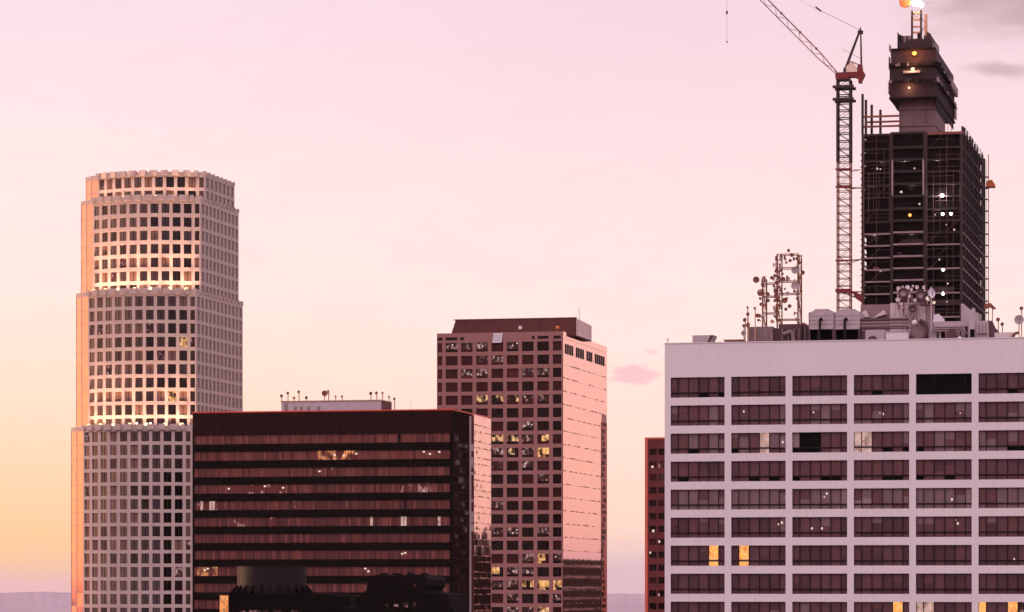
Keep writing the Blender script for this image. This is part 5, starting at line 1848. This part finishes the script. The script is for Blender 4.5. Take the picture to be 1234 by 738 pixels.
for px in (1180, 1184, 1188):
    mb.box(s.x(px) - 0.04, s.x(px) + 0.04, -0.08, -0.004, 0.3, s.z(390))
mb.tube((s.x(1178), -0.15, s.z(402)), (s.x(1190), -0.15, s.z(402)), 0.1)
mb.build('rib', [M['plant_wall']], s.e)
s = Spot('canopy_mast', 'thin mast with a small rust-orange canopy beside the unfinished tower', 'mast', W, 1196, 6.0, zrf)
mb = MB(); mb.tube((0, 0, 0), (0, 0, s.z(370)), 0.07); mb.build('pole', [M['rust_pale']], s.e)
mb = MB(); mb.prism([(s.x(1186.5), s.z(372.5)), (s.x(1187), s.z(366.5)), (s.x(1194), s.z(365.5)), (s.x(1200.5), s.z(372)), (s.x(1197), s.z(373)), (s.x(1193), s.z(370.5))], -0.5, 0.5); mb.build('canopy', [M['crane_rust']], s.e)
s = Spot('flat_cabinet', 'flat-topped pale cabinet with a rusty elbow pipe nearest the photo edge', 'cabinet', W, 1211, 2.8, zrf)
mb = MB(); s.box(mb, 1198.5, 1222, 400.8, None, 0, 1.6); mb.build('case', [M['duct_white']], s.e)
mb = MB(); mb.tube((s.x(1219), -0.2, 0.5), (s.x(1223), -0.2, s.z(402.5)), 0.2); mb.tube((s.x(1223), -0.2, s.z(402.5)), (s.x(1228), -0.2, s.z(401.5)), 0.2); mb.build('elbow_pipe', [M['rust']], s.e)
for px, py, r_, m_, lab in ((1203, 385.5, 2.4, 'rust', 'small rusty dish on a pole, nearest the sloped chiller'), (1208, 391, 2.2, 'rust', 'small rusty dish lower than its neighbour above the flat cabinet'), (1228, 386, 5.6, 'dish_grey', 'large grey round dish on a short pole near the photo edge'),
                            (1231, 372, 2.2, 'rust', 'small rusty dish standing above the large grey one')):
    dish_thing(W, px, 5.0, zrf, py, r_, m_, lab, 'dishes at the far end of the white roof', msp, rnd.uniform(-0.4, 0.4))

# ------------------------------------------------------------------ dishes on the dark block's penthouse
mdp = (D.Y + 12) / F
for px, py, r_, m_, lab in ((339.5, 477.5, 1.9, 'duct_dark', 'dark dish at the extreme corner of the grey penthouse'), (347, 474, 1.7, 'rust', 'rusty dish second along the grey penthouse roof'), (354.5, 480, 1.8, 'rust_pale', 'pale squat dish low between two taller ones on the penthouse'),
                            (360.3, 472.6, 1.8, 'rust', 'rusty dish on the tallest pole above the grey penthouse'), (369.5, 479.5, 1.9, 'duct_dark', 'dark dish standing alone mid-roof of the penthouse'), (391, 474.5, 3.6, 'rust', 'largest rusty dish on the penthouse, one of a close pair'),
                            (396, 473, 3.0, 'rust_pale', 'pale dish touching the largest rusty one on the penthouse'), (404.5, 478, 1.3, 'rust_pale', 'tiny pale dish just past the close pair on the penthouse'), (412.3, 478, 1.4, 'rust', 'tiny rusty dish past the close pair on the penthouse'),
                            (447, 474.5, 2.0, 'duct_dark', 'dark round dish near the red end of the penthouse'), (454, 474, 2.0, 'rust', 'rusty dish on a pole beside the dark round dish'), (461, 474, 1.6, 'rust_pale', 'faint pale dish over the penthouse corner'),
                            (469, 478.5, 1.5, 'rust_pale', 'small pale dish over the penthouse red end wall'), (475.5, 481, 1.7, 'rust', 'low rusty dish past the penthouse end wall')):
    on = px < 472
    dish_thing(D, px, (yp + 3.0) if px < 458 else (yp + 6.0 if on else yp + 4.0), zp + 0.2 if px < 459 else (zp + 0.2 if on else zroof - 0.5), py, r_, m_, lab, 'dishes on the dark office block', mdp, rnd.uniform(-0.7, 0.7), pole=0.12)
s = Spot('whip_antenna', 'thin whip antenna on the bare roof of the dark block', 'antenna', D, 495, 8.0, zroof - 0.5)
mb = MB(); mb.tube((0, 0, 0), (0, 0, s.z(479)), 0.06, 0, 5, 0.03); mb.build('whip', [M['rust_pale']], s.e)
mb = MB(); mb.tube((0, 0, 0), (0, 0, 0.9), 0.15); mb.build('base', [M['steel']], s.e)
